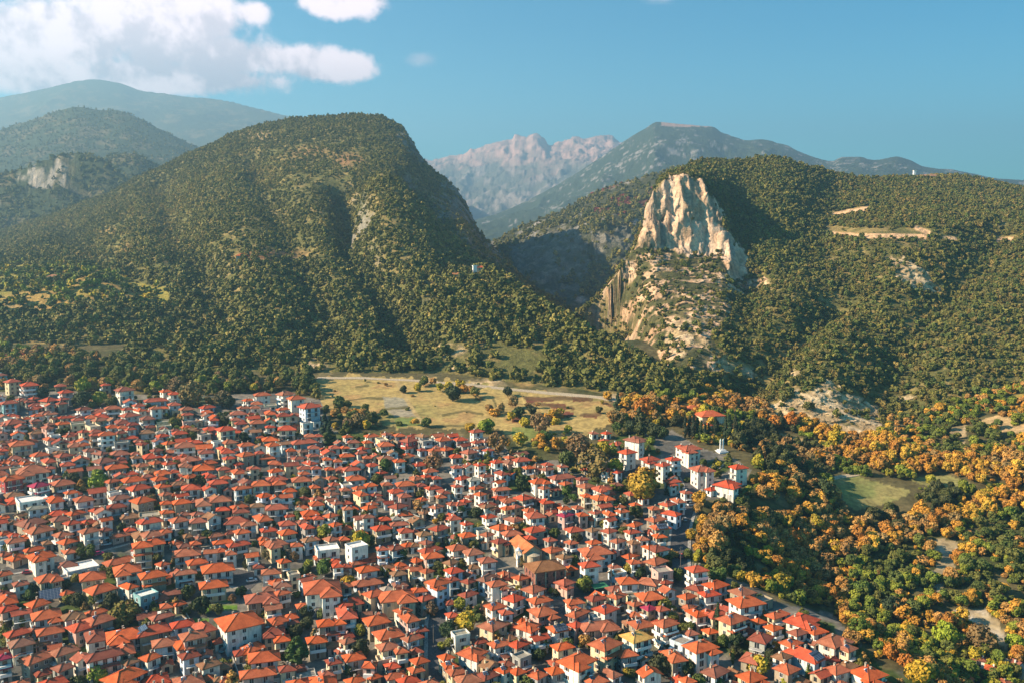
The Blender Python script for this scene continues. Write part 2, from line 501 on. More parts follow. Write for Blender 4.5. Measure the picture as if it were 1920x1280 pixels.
# soil and dry grass under the trees
C = mixc(C, (0.055, 0.062, 0.022), sstep(-0.1, 0.35, n1))
C = mixc(C, (0.17, 0.135, 0.065), sstep(0.15, 0.5, n2))
is_g = LI == 0
# upper slopes of the near mountains: ochre scrub
ROCK = np.zeros(XX.shape)
near_m = (LI >= 1) & (LI <= 4)
C = np.where(near_m[..., None], mixc(np.broadcast_to(np.array((0.12, 0.112, 0.036)), C.shape), (0.25, 0.185, 0.07), sstep(-0.1, 0.45, n2 + 0.5 * n1)), C)
rock_c = mixc(np.broadcast_to(np.array((0.46, 0.30, 0.19)), C.shape), (0.62, 0.435, 0.30), sstep(-0.4, 0.5, n2 + n4 * .4))
streak = sstep(0.08, 0.5, fbm((XX + 8 * fbm(XX / 30, ZZ / 30, 2, 406)) / 7, ZZ / 40, 4, 405))
rock_c = mixc(rock_c, (0.25, 0.20, 0.165), 0.75 * streak)
grey_c = mixc(np.broadcast_to(np.array((0.10, 0.098, 0.075)), C.shape), (0.22, 0.20, 0.165), sstep(-0.4, 0.5, n2))
# steep grey cliffs
FLANK = [[(742, 250), (760, 240), (775, 262), (792, 296), (786, 306), (768, 290), (750, 272)], [(805, 372), (830, 340), (855, 352), (880, 395), (900, 425), (925, 458), (948, 484), (940, 505), (905, 482), (880, 470), (850, 440), (820, 415)],
         [(950, 470), (1000, 440), (1060, 425), (1090, 440), (1110, 500), (1080, 560), (1020, 560), (980, 530)], [(1110, 440), (1180, 420), (1190, 450), (1160, 500), (1120, 500)]]
flank = np.zeros(XX.shape)
for P in FLANK: flank = np.maximum(flank, in_poly(wx, wy, P) * ((LI == 1) | (LI == 2) | (LI == 5)))
flank = flank * (.35 + .65 * sstep(-.25, .1, fbm(XX / 20, YY / 20, 3, 303)))
steep = sstep(1.15, 1.7, SLOPE + 0.35 * n2) * ((LI == 1) | (LI == 2) | (LI == 5) | (LI == 6))
steep = np.maximum(steep, flank)
C = mixc(C, grey_c, steep * 0.85)
steep4 = sstep(0.95, 1.5, SLOPE + 0.5 * n2) * (LI == 4) * (PX < 1460) * sstep(-.2, .15, fbm(XX / 11, YY / 11 + ZZ / 14, 3, 304))
C = mixc(C, rock_c * .8, steep4 * .8)
ROCK = np.maximum(ROCK, np.maximum(steep, steep4) * 0.8)
CLIFF = [(1235, 343), (1255, 331), (1292, 328), (1318, 346), (1345, 384), (1360, 402), (1360, 432), (1392, 458), (1404, 500), (1388, 528), (1368, 522), (1350, 474), (1310, 474), (1290, 484), (1250, 468), (1225, 465), (1198, 458), (1204, 410), (1215, 380)]
cl_m = in_poly(wx, wy, CLIFF) & (LI == 4)
BROKEN = [(1195, 455), (1260, 470), (1350, 470), (1405, 515), (1440, 520), (1425, 545), (1380, 560), (1360, 600), (1345, 640), (1350, 700), (1300, 690), (1240, 692), (1205, 665), (1190, 625), (1150, 612), (1135, 535), (1165, 495)]
veg_b = sstep(-0.08, 0.12, fbm(XX / 11, YY / 11 + ZZ / 13, 4, 301, .6) + 0.35 * n2 - .03)
br_m = (in_poly(wx, wy, BROKEN) & (LI == 4)) * veg_b
R1 = [(1255, 602), (1290, 592), (1310, 598), (1300, 640), (1262, 675), (1245, 668)]
R2 = [(1440, 766), (1470, 750), (1500, 745), (1530, 728), (1550, 712), (1575, 735), (1600, 745), (1648, 765), (1645, 812), (1600, 818), (1560, 800), (1500, 792), (1445, 780)]
R3 = [(1658, 482), (1695, 480), (1738, 512), (1772, 538), (1764, 554), (1705, 542), (1674, 518)]
R4 = [(1840, 835), (1880, 830), (1900, 860), (1850, 872)]
R5 = [(1780, 800), (1815, 795), (1810, 830), (1785, 840)]
R6 = [(1845, 385), (1885, 400), (1885, 430), (1868, 430)]
r_m = np.zeros(XX.shape)
for P, kk in ((R1, .9), (R2, .85), (R3, 1.0), (R4, .75), (R5, .7), (R6, .35)):
    r_m = np.maximum(r_m, in_poly(wx, wy, P) * kk)
for (x, y, rx, ry) in [(1465, 496, 14, 8), (1440, 530, 26, 9), (1490, 690, 10, 30), (1320, 640, 16, 34), (1352, 690, 22, 18), (1300, 655, 14, 20), (1405, 705, 12, 16), (1275, 655, 12, 18), (1500, 650, 14, 9), (1590, 660, 18, 5), (1505, 735, 22, 6), (1895, 605, 12, 6), (580, 680, 26, 12), (830, 655, 40, 14),
                        (900, 722, 46, 10), (985, 745, 30, 8), (1180, 745, 40, 8), (850, 690, 20, 8), (45, 346, 34, 26), (90, 372, 20, 26), (1690, 745, 30, 8)]:
    r_m = np.maximum(r_m, np.clip(1.3 - np.hypot((wx - x) / rx, (wy - y) / ry), 0, 1) * 1.2)
scree = in_poly(wx, wy, [(1425, 775), (1465, 750), (1500, 742), (1530, 725), (1552, 705), (1580, 730), (1606, 742), (1655, 765), (1652, 818), (1600, 826), (1560, 812), (1500, 800), (1445, 790)])
r_m = np.clip(r_m, 0, 1) * sstep(-0.28, 0.1, fbm(XX / 9, YY / 9, 3, 311))
r_m = np.maximum(r_m, in_poly(wx, wy, R3) * sstep(-.4, -.1, fbm(XX / 7, YY / 7, 3, 313)))
r_m = np.maximum(r_m, scree * sstep(-.42, -.12, fbm(XX / 6, YY / 6, 3, 312)))
ROCK = np.clip(np.maximum.reduce([ROCK, cl_m * 1.0, br_m, r_m * (LI != 7)]), 0, 1)
inbr = in_poly(wx, wy, BROKEN) & (LI == 4)
C = np.where(inbr[..., None], mixc(np.broadcast_to(np.array((0.070, 0.070, 0.028)), C.shape), (0.15, 0.12, 0.05), sstep(-.1, .4, n2)), C)
tan_c = mixc(np.broadcast_to(np.array((0.40, 0.28, 0.15)), C.shape), (0.58, 0.43, 0.26), sstep(-.3, .4, n2 + n4 * .5))
rock_c = np.where((r_m > br_m)[..., None] & ~cl_m[..., None], tan_c, np.where((br_m > 0)[..., None] & ~cl_m[..., None], rock_c * np.array((.88, .84, .76)), rock_c))
C = mixc(C, rock_c, np.clip(np.maximum.reduce([cl_m * (1 - 0.5 * sstep(0.28, 0.5, fbm(XX / 8, YY / 8 + ZZ / 16, 3, 321))), br_m, r_m]), 0, 1))
# dirt tracks cut into the slopes
TRACK = np.minimum.reduce([near_line(PX, PY, l) for l in (
    [(1552, 437), (1575, 440), (1640, 443), (1700, 443), (1736, 445)], [(1560, 404), (1590, 398), (1626, 391)], [(1718, 428), (1740, 436)], [(1870, 450), (1905, 448)], [(1770, 447), (1790, 450)])])
trk = sstep(5.6, 3.2, TRACK + 1.5 * n2) * (LI == 4)
C = mixc(C, (0.62, 0.38, 0.21), trk)
ROCK = np.maximum(ROCK, trk)
# far mountains
fr = LI == 10
C = np.where(fr[..., None], mixc(np.broadcast_to(np.array((0.045, 0.062, 0.035)), C.shape), (0.34, 0.30, 0.28), .8 * (sstep(0.22, 0.45, fbm(XX / 46, YY / 46 + ZZ / 50, 5, 331, .65) + 0.25 * fbm(XX / 360, YY / 360, 3, 333)))), C)
C = np.where((fr & (PY < 238 + 5 * n1) & (PX > 1240) & (PX < 1340))[..., None], np.array((0.42, 0.27, 0.22)), C)
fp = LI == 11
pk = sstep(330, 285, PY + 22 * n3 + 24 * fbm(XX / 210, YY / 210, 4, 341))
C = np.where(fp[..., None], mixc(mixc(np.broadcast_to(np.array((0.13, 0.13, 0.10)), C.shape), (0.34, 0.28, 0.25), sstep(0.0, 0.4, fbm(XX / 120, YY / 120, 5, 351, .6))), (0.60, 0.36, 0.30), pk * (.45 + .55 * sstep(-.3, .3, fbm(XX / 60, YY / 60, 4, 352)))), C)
fl = (LI >= 6) & (LI <= 9)
C = np.where(fl[..., None], mixc(np.broadcast_to(np.array((0.050, 0.062, 0.026)), C.shape), (0.15, 0.12, 0.06), sstep(0.1, 0.5, n1 + n3 * .6)), C)
blf = (LI == 6) & (SLOPE > 0.75)
C = mixc(C, (0.42, 0.35, 0.28), blf * sstep(150, 110, PX) * sstep(-.3, .2, n2))
ROCK = np.maximum(ROCK, blf * 0.9 * (PX < 150))
gw = LI == 5
C_gw0 = C.copy()
C = np.where((gw & (flank < .3))[..., None], mixc(mixc(np.broadcast_to(np.array((0.060, 0.062, 0.030)), C.shape), (0.30, 0.27, 0.24), sstep(0.05, 0.4, fbm(XX / 45, YY / 45, 5, 361, .6) + .25 * (SLOPE - .8))), (0.26, 0.075, 0.05), np.clip(1.25 - np.hypot((wx - 1160) / 70, (wy - 375) / 28), 0, 1) * sstep(0, .25, n1)), C)
ROCK = np.maximum(ROCK, gw * sstep(0.25, 0.5, fbm(XX / 45, YY / 45, 5, 361, .6) + .25 * (SLOPE - .8)))

# ---- ground: meadows, terraces, town
MEADOW = [(590, 712), (640, 702), (850, 712), (960, 728), (1080, 740), (1160, 748), (1165, 790), (1130, 800), (1040, 830), (985, 842), (930, 800), (880, 800), (760, 806), (660, 790), (600, 760)]
FIELD2 = [(1556, 898), (1600, 890), (1710, 920), (1700, 930), (1606, 958), (1590, 945), (1570, 915)]
mead = in_poly(wx * 1.2 - PX * .2, wy * 1.2 - PY * .2, MEADOW) & (LI <= 3) & (SLOPE < .5)
C = np.where(mead[..., None], mixc(mixc(np.broadcast_to(np.array((0.38, 0.27, 0.10)), C.shape), (0.23, 0.20, 0.07), sstep(-.2, .3, n1)), (0.36, 0.20, 0.085), sstep(.15, .45, n2) * .6), C)
for poly, c in [([(718, 742), (762, 746), (775, 762), (722, 766)], (0.30, 0.26, 0.18)), ([(722, 768), (776, 764), (788, 780), (740, 780)], (0.31, 0.26, 0.18)),
                ([(738, 783), (790, 781), (800, 796), (745, 802)], (0.17, 0.20, 0.06)), ([(985, 745), (1030, 744), (1040, 752), (990, 754)], (0.17, 0.06, 0.035)),
                ([(1072, 742), (1105, 744), (1108, 751), (1075, 752)], (0.17, 0.06, 0.035)), ([(1022, 755), (1060, 757), (1068, 768), (1040, 768)], (0.18, 0.065, 0.035)),
                ([(1045, 773), (1075, 772), (1075, 780), (1050, 779)], (0.17, 0.06, 0.035)), ([(1095, 775), (1120, 775), (1118, 783), (1095, 782)], (0.17, 0.07, 0.035)),
                ([(1128, 752), (1150, 757), (1148, 763)], (0.2, 0.07, 0.035)), ([(960, 780), (975, 780), (975, 792), (960, 792)], (0.16, 0.06, 0.03)),
                ([(985, 798), (1010, 798), (1020, 818), (985, 826)], (0.19, 0.21, 0.06)), ([(960, 800), (985, 800), (985, 832), (962, 826)], (0.20, 0.22, 0.065))]:
    C = np.where((in_poly(wx * .35 + PX * .65, wy * .35 + PY * .65, poly) & (LI <= 1))[..., None], np.array(c), C)
for ln, wd_ in [([(716, 767), (745, 764), (778, 762)], 1.6), ([(800, 801), (840, 797), (885, 798)], 1.8), ([(640, 752), (690, 745), (716, 747)], 1.3), ([(668, 725), (690, 722)], 1.5), ([(830, 778), (870, 770), (905, 776)], 1.6), ([(925, 748), (935, 770), (960, 778)], 1.5),
                ([(985, 745), (1020, 748), (1060, 745), (1108, 749)], 3.0), ([(1000, 756), (1040, 760), (1075, 765)], 2.4), ([(1090, 778), (1125, 776)], 2.2), ([(1128, 752), (1152, 762)], 2.4)]:
    ml_ = sstep(wd_ + 1.2, wd_, near_line(PX, PY, ln) + 1.5 * n2) * (LI <= 1)
    C = mixc(C, (0.13, 0.075, 0.035) if wd_ > 2 else (0.12, 0.10, 0.04), ml_ * .85)
pathm = near_line(PX, PY, [(744, 714), (760, 745), (776, 770), (790, 790)])
C = mixc(C, (0.38, 0.27, 0.12), sstep(4.5, 2.5, pathm) * (LI <= 1))
f2 = in_poly(wx * .4 + PX * .6, wy * .4 + PY * .6, FIELD2) & is_g
C = np.where(f2[..., None], mixc(np.broadcast_to(np.array((0.27, 0.225, 0.085)), C.shape), (0.19, 0.20, 0.065), sstep(-.2, .3, n2)), C)
FIELDS_R = [[(1832, 790), (1870, 778), (1905, 786), (1895, 800), (1845, 802)], [(1870, 802), (1925, 795), (1925, 812), (1880, 810)], [(1700, 895), (1780, 890), (1825, 905), (1815, 918), (1740, 912)], [(1440, 800), (1480, 815), (1530, 830), (1590, 830), (1560, 840), (1470, 830)],
            [(1880, 742), (1930, 735), (1930, 752), (1885, 757)]]
FR_C = [(0.40, 0.27, 0.13), (0.42, 0.28, 0.14), (0.24, 0.22, 0.08), (0.34, 0.24, 0.11), (0.36, 0.26, 0.06)]
FLDR = np.zeros(XX.shape, bool)
for P, c in zip(FIELDS_R, FR_C):
    m = in_poly(wx * .4 + PX * .6, wy * .4 + PY * .6, P)
    FLDR |= m
    C = np.where(m[..., None], np.array(c) * (1 + .25 * n2[..., None]), C)
# grassy terraces low on the left mountain
LT = [(-60, 500), (60, 495), (190, 505), (330, 548), (300, 580), (160, 575), (80, 590), (-60, 595)]
lt = in_poly(wx, wy, LT) & (LI == 1)
C = np.where(lt[..., None], mixc(np.broadcast_to(np.array((0.26, 0.22, 0.05)), C.shape), (0.36, 0.23, 0.07), sstep(0, .4, n1)), C)
for (x, y, rx, ry, c) in [(300, 300, 40, 6, (.3, .2, .1)), (490, 255, 34, 9, (.32, .23, .12)), (580, 285, 40, 12, (.30, .18, .07)), (650, 300, 26, 14, (.3, .16, .07)), (30, 578, 60, 9, (.38, .26, .11)), (140, 512, 44, 6, (.36, .2, .1)), (40, 665, 70, 9, (.32, .22, .09)), (100, 682, 60, 6, (.3, .2, .08)), (200, 435, 30, 8, (.3, .2, .07)), (235, 470, 14, 14, (.28, .16, .06)), (900, 660, 34, 8, (.36, .24, .1)), (985, 712, 26, 12, (.38, .24, .09)), (500, 480, 70, 12, (.26, .13, .06))]:
    C = mixc(C, c, np.clip(1.4 - np.hypot((wx - x) / rx, (wy - y) / ry), 0, 1) * (LI <= 1) * .9)
bank = (in_poly(wx, wy, [(1720, 1010), (1790, 1010), (1790, 1060), (1760, 1110), (1740, 1090), (1755, 1050)]) | in_poly(wx, wy, [(1750, 1150), (1850, 1140), (1900, 1210), (1870, 1215), (1820, 1165), (1750, 1165)])) & is_g
C = np.where(bank[..., None], mixc(np.broadcast_to(np.array((0.34, 0.26, 0.15)), C.shape), (0.50, 0.43, 0.34), sstep(.0, .3, n2)), C)
# town floor: paved yards, earth and grass
TOWN = [(-400, 742), (120, 732), (330, 742), (520, 735), (600, 748), (625, 806), (760, 822), (930, 818), (970, 862), (1120, 862), (1160, 815), (1260, 805), (1310, 838), (1370, 855), (1410, 880), (1380, 930), (1310, 940), (1300, 1060), (1420, 1100), (1460, 1128), (1560, 1150), (1640, 1235), (1720, 1340), (-700, 1700), (-700, 742)]
town = (in_poly(PX, PY, TOWN) | ((YY < 290) & (XX < 150))) & is_g
tc_ = mixc(mixc(np.broadcast_to(np.array((0.20, 0.175, 0.145)), C.shape), (0.10, 0.095, 0.085), sstep(-.1, .25, n2)), (0.060, 0.085, 0.022), sstep(.1, .35, fbm(XX / 22, YY / 22, 3, 371)))
C = np.where(town[..., None], tc_, C)
for poly in [[(390, 1120), (432, 1120), (440, 1128), (392, 1130)], [(388, 1134), (446, 1132), (445, 1143), (385, 1146)], [(360, 1158), (392, 1160), (390, 1172), (362, 1172)]]:
    C = np.where((in_poly(PX, PY, poly) & is_g)[..., None], np.array((0.12, 0.22, 0.03)), C)
C = np.clip(C * (1 + 0.18 * n4[..., None]), 0.004, 0.9)

# rock relief
rough = ridged(XX / 22, YY / 22 + ZZ / 30, 4, 401) - .35
ZZ = ZZ + ROCK * np.where(LI <= 6, 1.0, 0) * np.where(LI == 4, 2.6, 4.0) * rough * np.where(flank > .3, 2.2, 1) * np.clip(YY / 1230, .3, 1.5)

cl_s = cl_m * 1.0
for _ in range(3):
    cl_s = (cl_s + np.roll(cl_s, 1, 0) + np.roll(cl_s, -1, 0) + np.roll(cl_s, 1, 1) + np.roll(cl_s, -1, 1)) / 5
cwx = XX + 14 * fbm(XX / 40, ZZ / 34, 3, 409)
crack = ridged(cwx / 30, ZZ / 70, 5, 411, .68) * 9 + fbm(XX / 7, ZZ / 9, 3, 415) * 2.2 + 2.5 * ridged(XX / 60, ZZ / 14, 3, 417)
br_s = np.clip(np.maximum(br_m, r_m) * (LI == 4), 0, 1)
YY = YY - (cl_s * crack + 0.7 * br_s * (1 - cl_s) * ridged(XX / 15, YY / 15 + ZZ / 9, 5, 421, .65) * 8)
ZZ = ZZ + cl_s * (5.5 * ridged(XX / 13 + 3, YY / 40, 3, 427) - 1.5) + cl_s * 2.5 * np.sign(vnoise(XX / 9, ZZ / 9, 428)) * (np.abs(vnoise(XX / 9, ZZ / 9, 428)) > .25)
XX = XX + cl_s * 2.0 * fbm(YY / 6, ZZ / 14, 3, 425)

vis_top = np.maximum.accumulate(np.where(YY > 0, (ZZ - CAM_Z) / YY, -9), axis=0)
VIS = ((ZZ + 9 - CAM_Z) / YY) >= vis_top        # within about a crown's height of being seen


def terrain_material(name, bump, bscale):
    m = bpy.data.materials.new(name)
    m.use_nodes = True
    t = NT(m.node_tree)
    b = m.node_tree.nodes['Principled BSDF']
    at = t.n('ShaderNodeAttribute', attribute_name='ground_colour')
    geo = t.n('ShaderNodeNewGeometry')
    n = t.noise(geo.outputs['Position'], 0.35, 6, .65)
    n_ = t.noise(geo.outputs['Position'], 0.05, 5, .65)
    col = t.mix(1.0, at.outputs['Color'], t.mix(t.smooth(n, .3, .7), (0.66, 0.66, 0.68, 1), (1.28, 1.26, 1.22, 1)), 'MULTIPLY')
    t.link(col, b.inputs['Base Color'])
    b.inputs['Roughness'].default_value = 0.95
    b.inputs['Specular IOR Level'].default_value = 0.1
    bp = t.n('ShaderNodeBump')
    bp.inputs['Strength'].default_value = bump
    bp.inputs['Distance'].default_value = bscale
    t.link(t.math('ADD', n, t.math('MULTIPLY', n_, 2.5)), bp.inputs['Height'])
    t.link(bp.outputs[0], b.inputs['Normal'])
    return m


def grid_part(name, mask, mat):
    ny, nx = XX.shape
    q = np.nonzero(mask)
    i = q[0] * nx + q[1]
    quads = np.stack([i, i + 1, i + nx + 1, i + nx], 1)
    used, inv = np.unique(quads.ravel(), return_inverse=True)
    v = np.stack([XX.ravel()[used], YY.ravel()[used], ZZ.ravel()[used]], 1)
    me = np_mesh(name, v, quads=inv.reshape(-1, 4), mats=[mat], smooth=True)
    at = me.attributes.new('ground_colour', 'FLOAT_COLOR', 'POINT')
    c = C.reshape(-1, 3)[used]
    at.data.foreach_set('color', np.concatenate([c, np.ones((len(c), 1))], 1).astype(np.float32).ravel())
    o = add_obj(name, me)
    o['kind'] = 'structure'
    return o


LQ = LI[:-1, :-1]
grid_part('ground', LQ == 0, terrain_material('earth', 0.35, 0.4))
hill_mat = terrain_material('hillside', 0.6, 2.0)
grid_part('hill', (LQ >= 1) & (LQ <= 3), hill_mat)
grid_part('hill', LQ == 4, hill_mat)
far_mat = terrain_material('far_slope', 0.6, 6.0)
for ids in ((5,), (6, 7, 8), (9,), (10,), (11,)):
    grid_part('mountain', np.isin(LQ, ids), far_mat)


# ---------------------------------------------------------------- haze
def haze_box():
    x, y0, y1, z0, z1 = 14500, -400, 14400, float(ZZ.min()) - 1, float(ZZ.max()) + 12
    v = [(a, b, c) for c in (z0, z1) for b in (y0, y1) for a in (-x, x)]
    f = [(0, 2, 3, 1), (4, 5, 7, 6), (0, 1, 5, 4), (2, 6, 7, 3), (0, 4, 6, 2), (1, 3, 7, 5)]
    me = bpy.data.meshes.new('haze')
    me.from_pydata(v, [], f)
    m = bpy.data.materials.new('haze_air')
    m.use_nodes = True
    nt = m.node_tree
    nt.nodes.clear()
    out = nt.nodes.new('ShaderNodeOutputMaterial')
    vol = nt.nodes.new('ShaderNodeVolumePrincipled')
    vol.inputs['Color'].default_value = (0.40, 0.68, 0.92, 1)
    vol.inputs['Density'].default_value = HAZE_DENSITY
    vol.inputs['Anisotropy'].default_value = 0.35
    nt.links.new(vol.outputs[0], out.inputs['Volume'])
    me.materials.append(m)
    o = add_obj('haze', me)
    o['kind'] = 'stuff'


HAZE_DENSITY = 1.3e-4
HAZE_TOP = float(ZZ.max())
haze_box()


# ---------------------------------------------------------------- foliage
def leaf_material(name, attr_type):
    m = bpy.data.materials.new(name)
    m.use_nodes = True
    t = NT(m.node_tree)
    b = m.node_tree.nodes['Principled BSDF']
    if attr_type == 'OBJECT':
        src = t.n('ShaderNodeObjectInfo').outputs['Color']
    else:
        src = t.n('ShaderNodeAttribute', attribute_name='tint', attribute_type='INSTANCER').outputs['Color']
    geo = t.n('ShaderNodeNewGeometry')
    n = t.noise(geo.outputs['Position'], 0.55, 3, .6)
    n2 = t.noise(geo.outputs['Position'], 2.1, 2, .6)
    col = t.mix(1.0, src, t.mix(t.smooth(t.math('ADD', t.math('MULTIPLY', n, .6), t.math('MULTIPLY', n2, .4)), .33, .68), (0.55, 0.58, 0.6, 1), (1.45, 1.35, 1.2, 1)), 'MULTIPLY')
    t.link(col, b.inputs['Base Color'])
    b.inputs['Roughness'].default_value = 0.75
    b.inputs['Specular IOR Level'].default_value = 0.2
    return m


def bark_material():
    m = bpy.data.materials.new('bark')
    m.use_nodes = True
    t = NT(m.node_tree)
    b = m.node_tree.nodes['Principled BSDF']
    geo = t.n('ShaderNodeNewGeometry')
    n = t.noise(geo.outputs['Position'], 3.0, 4)
    t.link(t.mix(n, (0.05, 0.038, 0.028, 1), (0.15, 0.12, 0.09, 1)), b.inputs['Base Color'])
    b.inputs['Roughness'].default_value = 0.9
    return m


LEAF_OBJ = leaf_material('leaves', 'OBJECT')
LEAF_INST = leaf_material('forest_leaves', 'INSTANCER')
BARK = bark_material()


def ico():
    p = (1 + 5 ** .5) / 2
    v = np.array([(-1, p, 0), (1, p, 0), (-1, -p, 0), (1, -p, 0), (0, -1, p), (0, 1, p), (0, -1, -p), (0, 1, -p), (p, 0, -1), (p, 0, 1), (-p, 0, -1), (-p, 0, 1)], float)
    v /= np.linalg.norm(v[0])
    f = np.array([(0, 11, 5), (0, 5, 1), (0, 1, 7), (0, 7, 10), (0, 10, 11), (1, 5, 9), (5, 11, 4), (11, 10, 2), (10, 7, 6), (7, 1, 8), (3, 9, 4), (3, 4, 2), (3, 2, 6), (3, 6, 8), (3, 8, 9), (4, 9, 5), (2, 4, 11), (6, 2, 10), (8, 6, 7), (9, 8, 1)])
    return v, f


ICO_V, ICO_F = ico()


def crown_geo(kind, rng, nq, leaf, nl=11, core=0.8):
    """leaf clumps set on a handful of lumps; unit crown radius, base of the tree at z = 0"""
    if kind == 'round':
        d = rng.normal(size=(nl, 3)); d /= np.linalg.norm(d, axis=1)[:, None]
        cen = d * (np.array([.58, .58, .5]) * rng.uniform(.7, 1.1, (nl, 1))) + (0, 0, 1.45)
        rad = rng.uniform(.34, .52, nl)
    elif kind == 'pine':
        t = np.linspace(0, 1, nl)
        a = rng.uniform(0, 6.28, nl)
        r = (1 - t) * .62 + .08
        cen = np.stack([np.cos(a) * r, np.sin(a) * r, .55 + t * 1.7], 1)
        rad = (1 - t) * .38 + .2
    elif kind == 'cone':
        t = np.linspace(0, 1, nl)
        a = rng.uniform(0, 6.28, nl)
        r = (1 - t) * .5
        cen = np.stack([np.cos(a) * r, np.sin(a) * r, .4 + t * 3.1], 1)
        rad = (1 - t) * .5 + .13
    elif kind == 'column':
        t = np.linspace(0, 1, nl)
        a = rng.uniform(0, 6.28, nl)
        r = .3 * np.sin(np.clip(t * 2.6 + .4, 0, 3.0))
        cen = np.stack([np.cos(a) * r, np.sin(a) * r, .8 + t * 5.2], 1)
        rad = .30 + .50 * np.sin(np.clip(t * 2.7 + .35, 0, 3.05))
    elif kind == 'shrub':
        d = rng.normal(size=(nl, 3)); d /= np.linalg.norm(d, axis=1)[:, None]
        cen = d * np.array([.6, .6, .35]) * rng.uniform(.6, 1.1, (nl, 1)) + (0, 0, .55)
        rad = rng.uniform(.3, .5, nl)
    li = rng.integers(0, nl, nq)
    d = rng.normal(size=(nq, 3)); d /= np.linalg.norm(d, axis=1)[:, None]
    mid = cen.mean(axis=0)
    out = cen[li] - mid; out /= (np.linalg.norm(out, axis=1)[:, None] + 1e-6)
    d = d + out * .7 + (0, 0, .25); d /= np.linalg.norm(d, axis=1)[:, None]
    p = cen[li] + d * rad[li][:, None] * rng.uniform(.85, 1.08, (nq, 1))
    nrm = d + rng.normal(size=(nq, 3)) * .45; nrm /= np.linalg.norm(nrm, axis=1)[:, None]
    up = rng.normal(size=(nq, 3))
    a = np.cross(nrm, up); a /= np.linalg.norm(a, axis=1)[:, None]
    b = np.cross(nrm, a)
    s = leaf * rng.uniform(.6, 1.3, (nq, 1))
    q = np.stack([p - a * s - b * s * .6, p + a * s * .5 - b * s, p + a * s + b * s * .6, p - a * s * .5 + b * s], 1)
    V = [q.reshape(-1, 3)]; Q = np.arange(nq * 4).reshape(-1, 4)
    T = []; off = nq * 4
    for c, r in zip(cen, rad):
        V.append(ICO_V * r * core * rng.uniform(.8, 1.1, (12, 1)) + c); T.append(ICO_F + off); off += 12
    return np.concatenate(V), Q, np.concatenate(T)


def crown_mesh(name, kind, seed, nq, leaf, mat, nl=11, core=.8):
    rng = np.random.default_rng(seed)
    v, q, t = crown_geo(kind, rng, nq, leaf, nl, core)
    return np_mesh(name, v, quads=q, tris=t, mats=[mat], smooth=False)


def tube(path, radii, n=6):
    path = np.asarray(path, float)
    V = []; F = []
    for i, (p, r) in enumerate(zip(path, radii)):
        d = path[min(i + 1, len(path) - 1)] - path[max(i - 1, 0)]
        d = d / (np.linalg.norm(d) + 1e-9)
        a = np.cross(d, (0.3, 1, 0.1)); a /= np.linalg.norm(a)
        b = np.cross(d, a)
        for k in range(n):
            th = 2 * math.pi * k / n
            V.append(p + r * (math.cos(th) * a + math.sin(th) * b))
    for i in range(len(path) - 1):
        for k in range(n):
            F.append((i * n + k, i * n + (k + 1) % n, (i + 1) * n + (k + 1) % n, (i + 1) * n + k))
    return np.array(V), np.array(F)


def trunk_mesh(name, seed, top, r0, limbs=4, spread=.55):
    rng = np.random.default_rng(seed)
    V, F = tube([(0, 0, -.25), (.02, .01, .3), (rng.uniform(-.05, .05), 0, top * .6), (0, .03, top)], [r0 * 1.3, r0, r0 * .75, r0 * .3])
    VV = [V]; FF = [F]; off = len(V)
    for k in range(limbs):
        a = k * 6.28 / max(limbs, 1) + rng.uniform(-.4, .4)
        z = top * rng.uniform(.4, .65)
        v, f = tube([(0, 0, z), (math.cos(a) * spread * .5, math.sin(a) * spread * .5, z + .3), (math.cos(a) * spread, math.sin(a) * spread, z + .7)], [r0 * .5, r0 * .35, r0 * .12], 5)
        VV.append(v); FF.append(f + off); off += len(v)
    return np_mesh(name, np.concatenate(VV), quads=np.concatenate(FF), mats=[BARK], smooth=True)


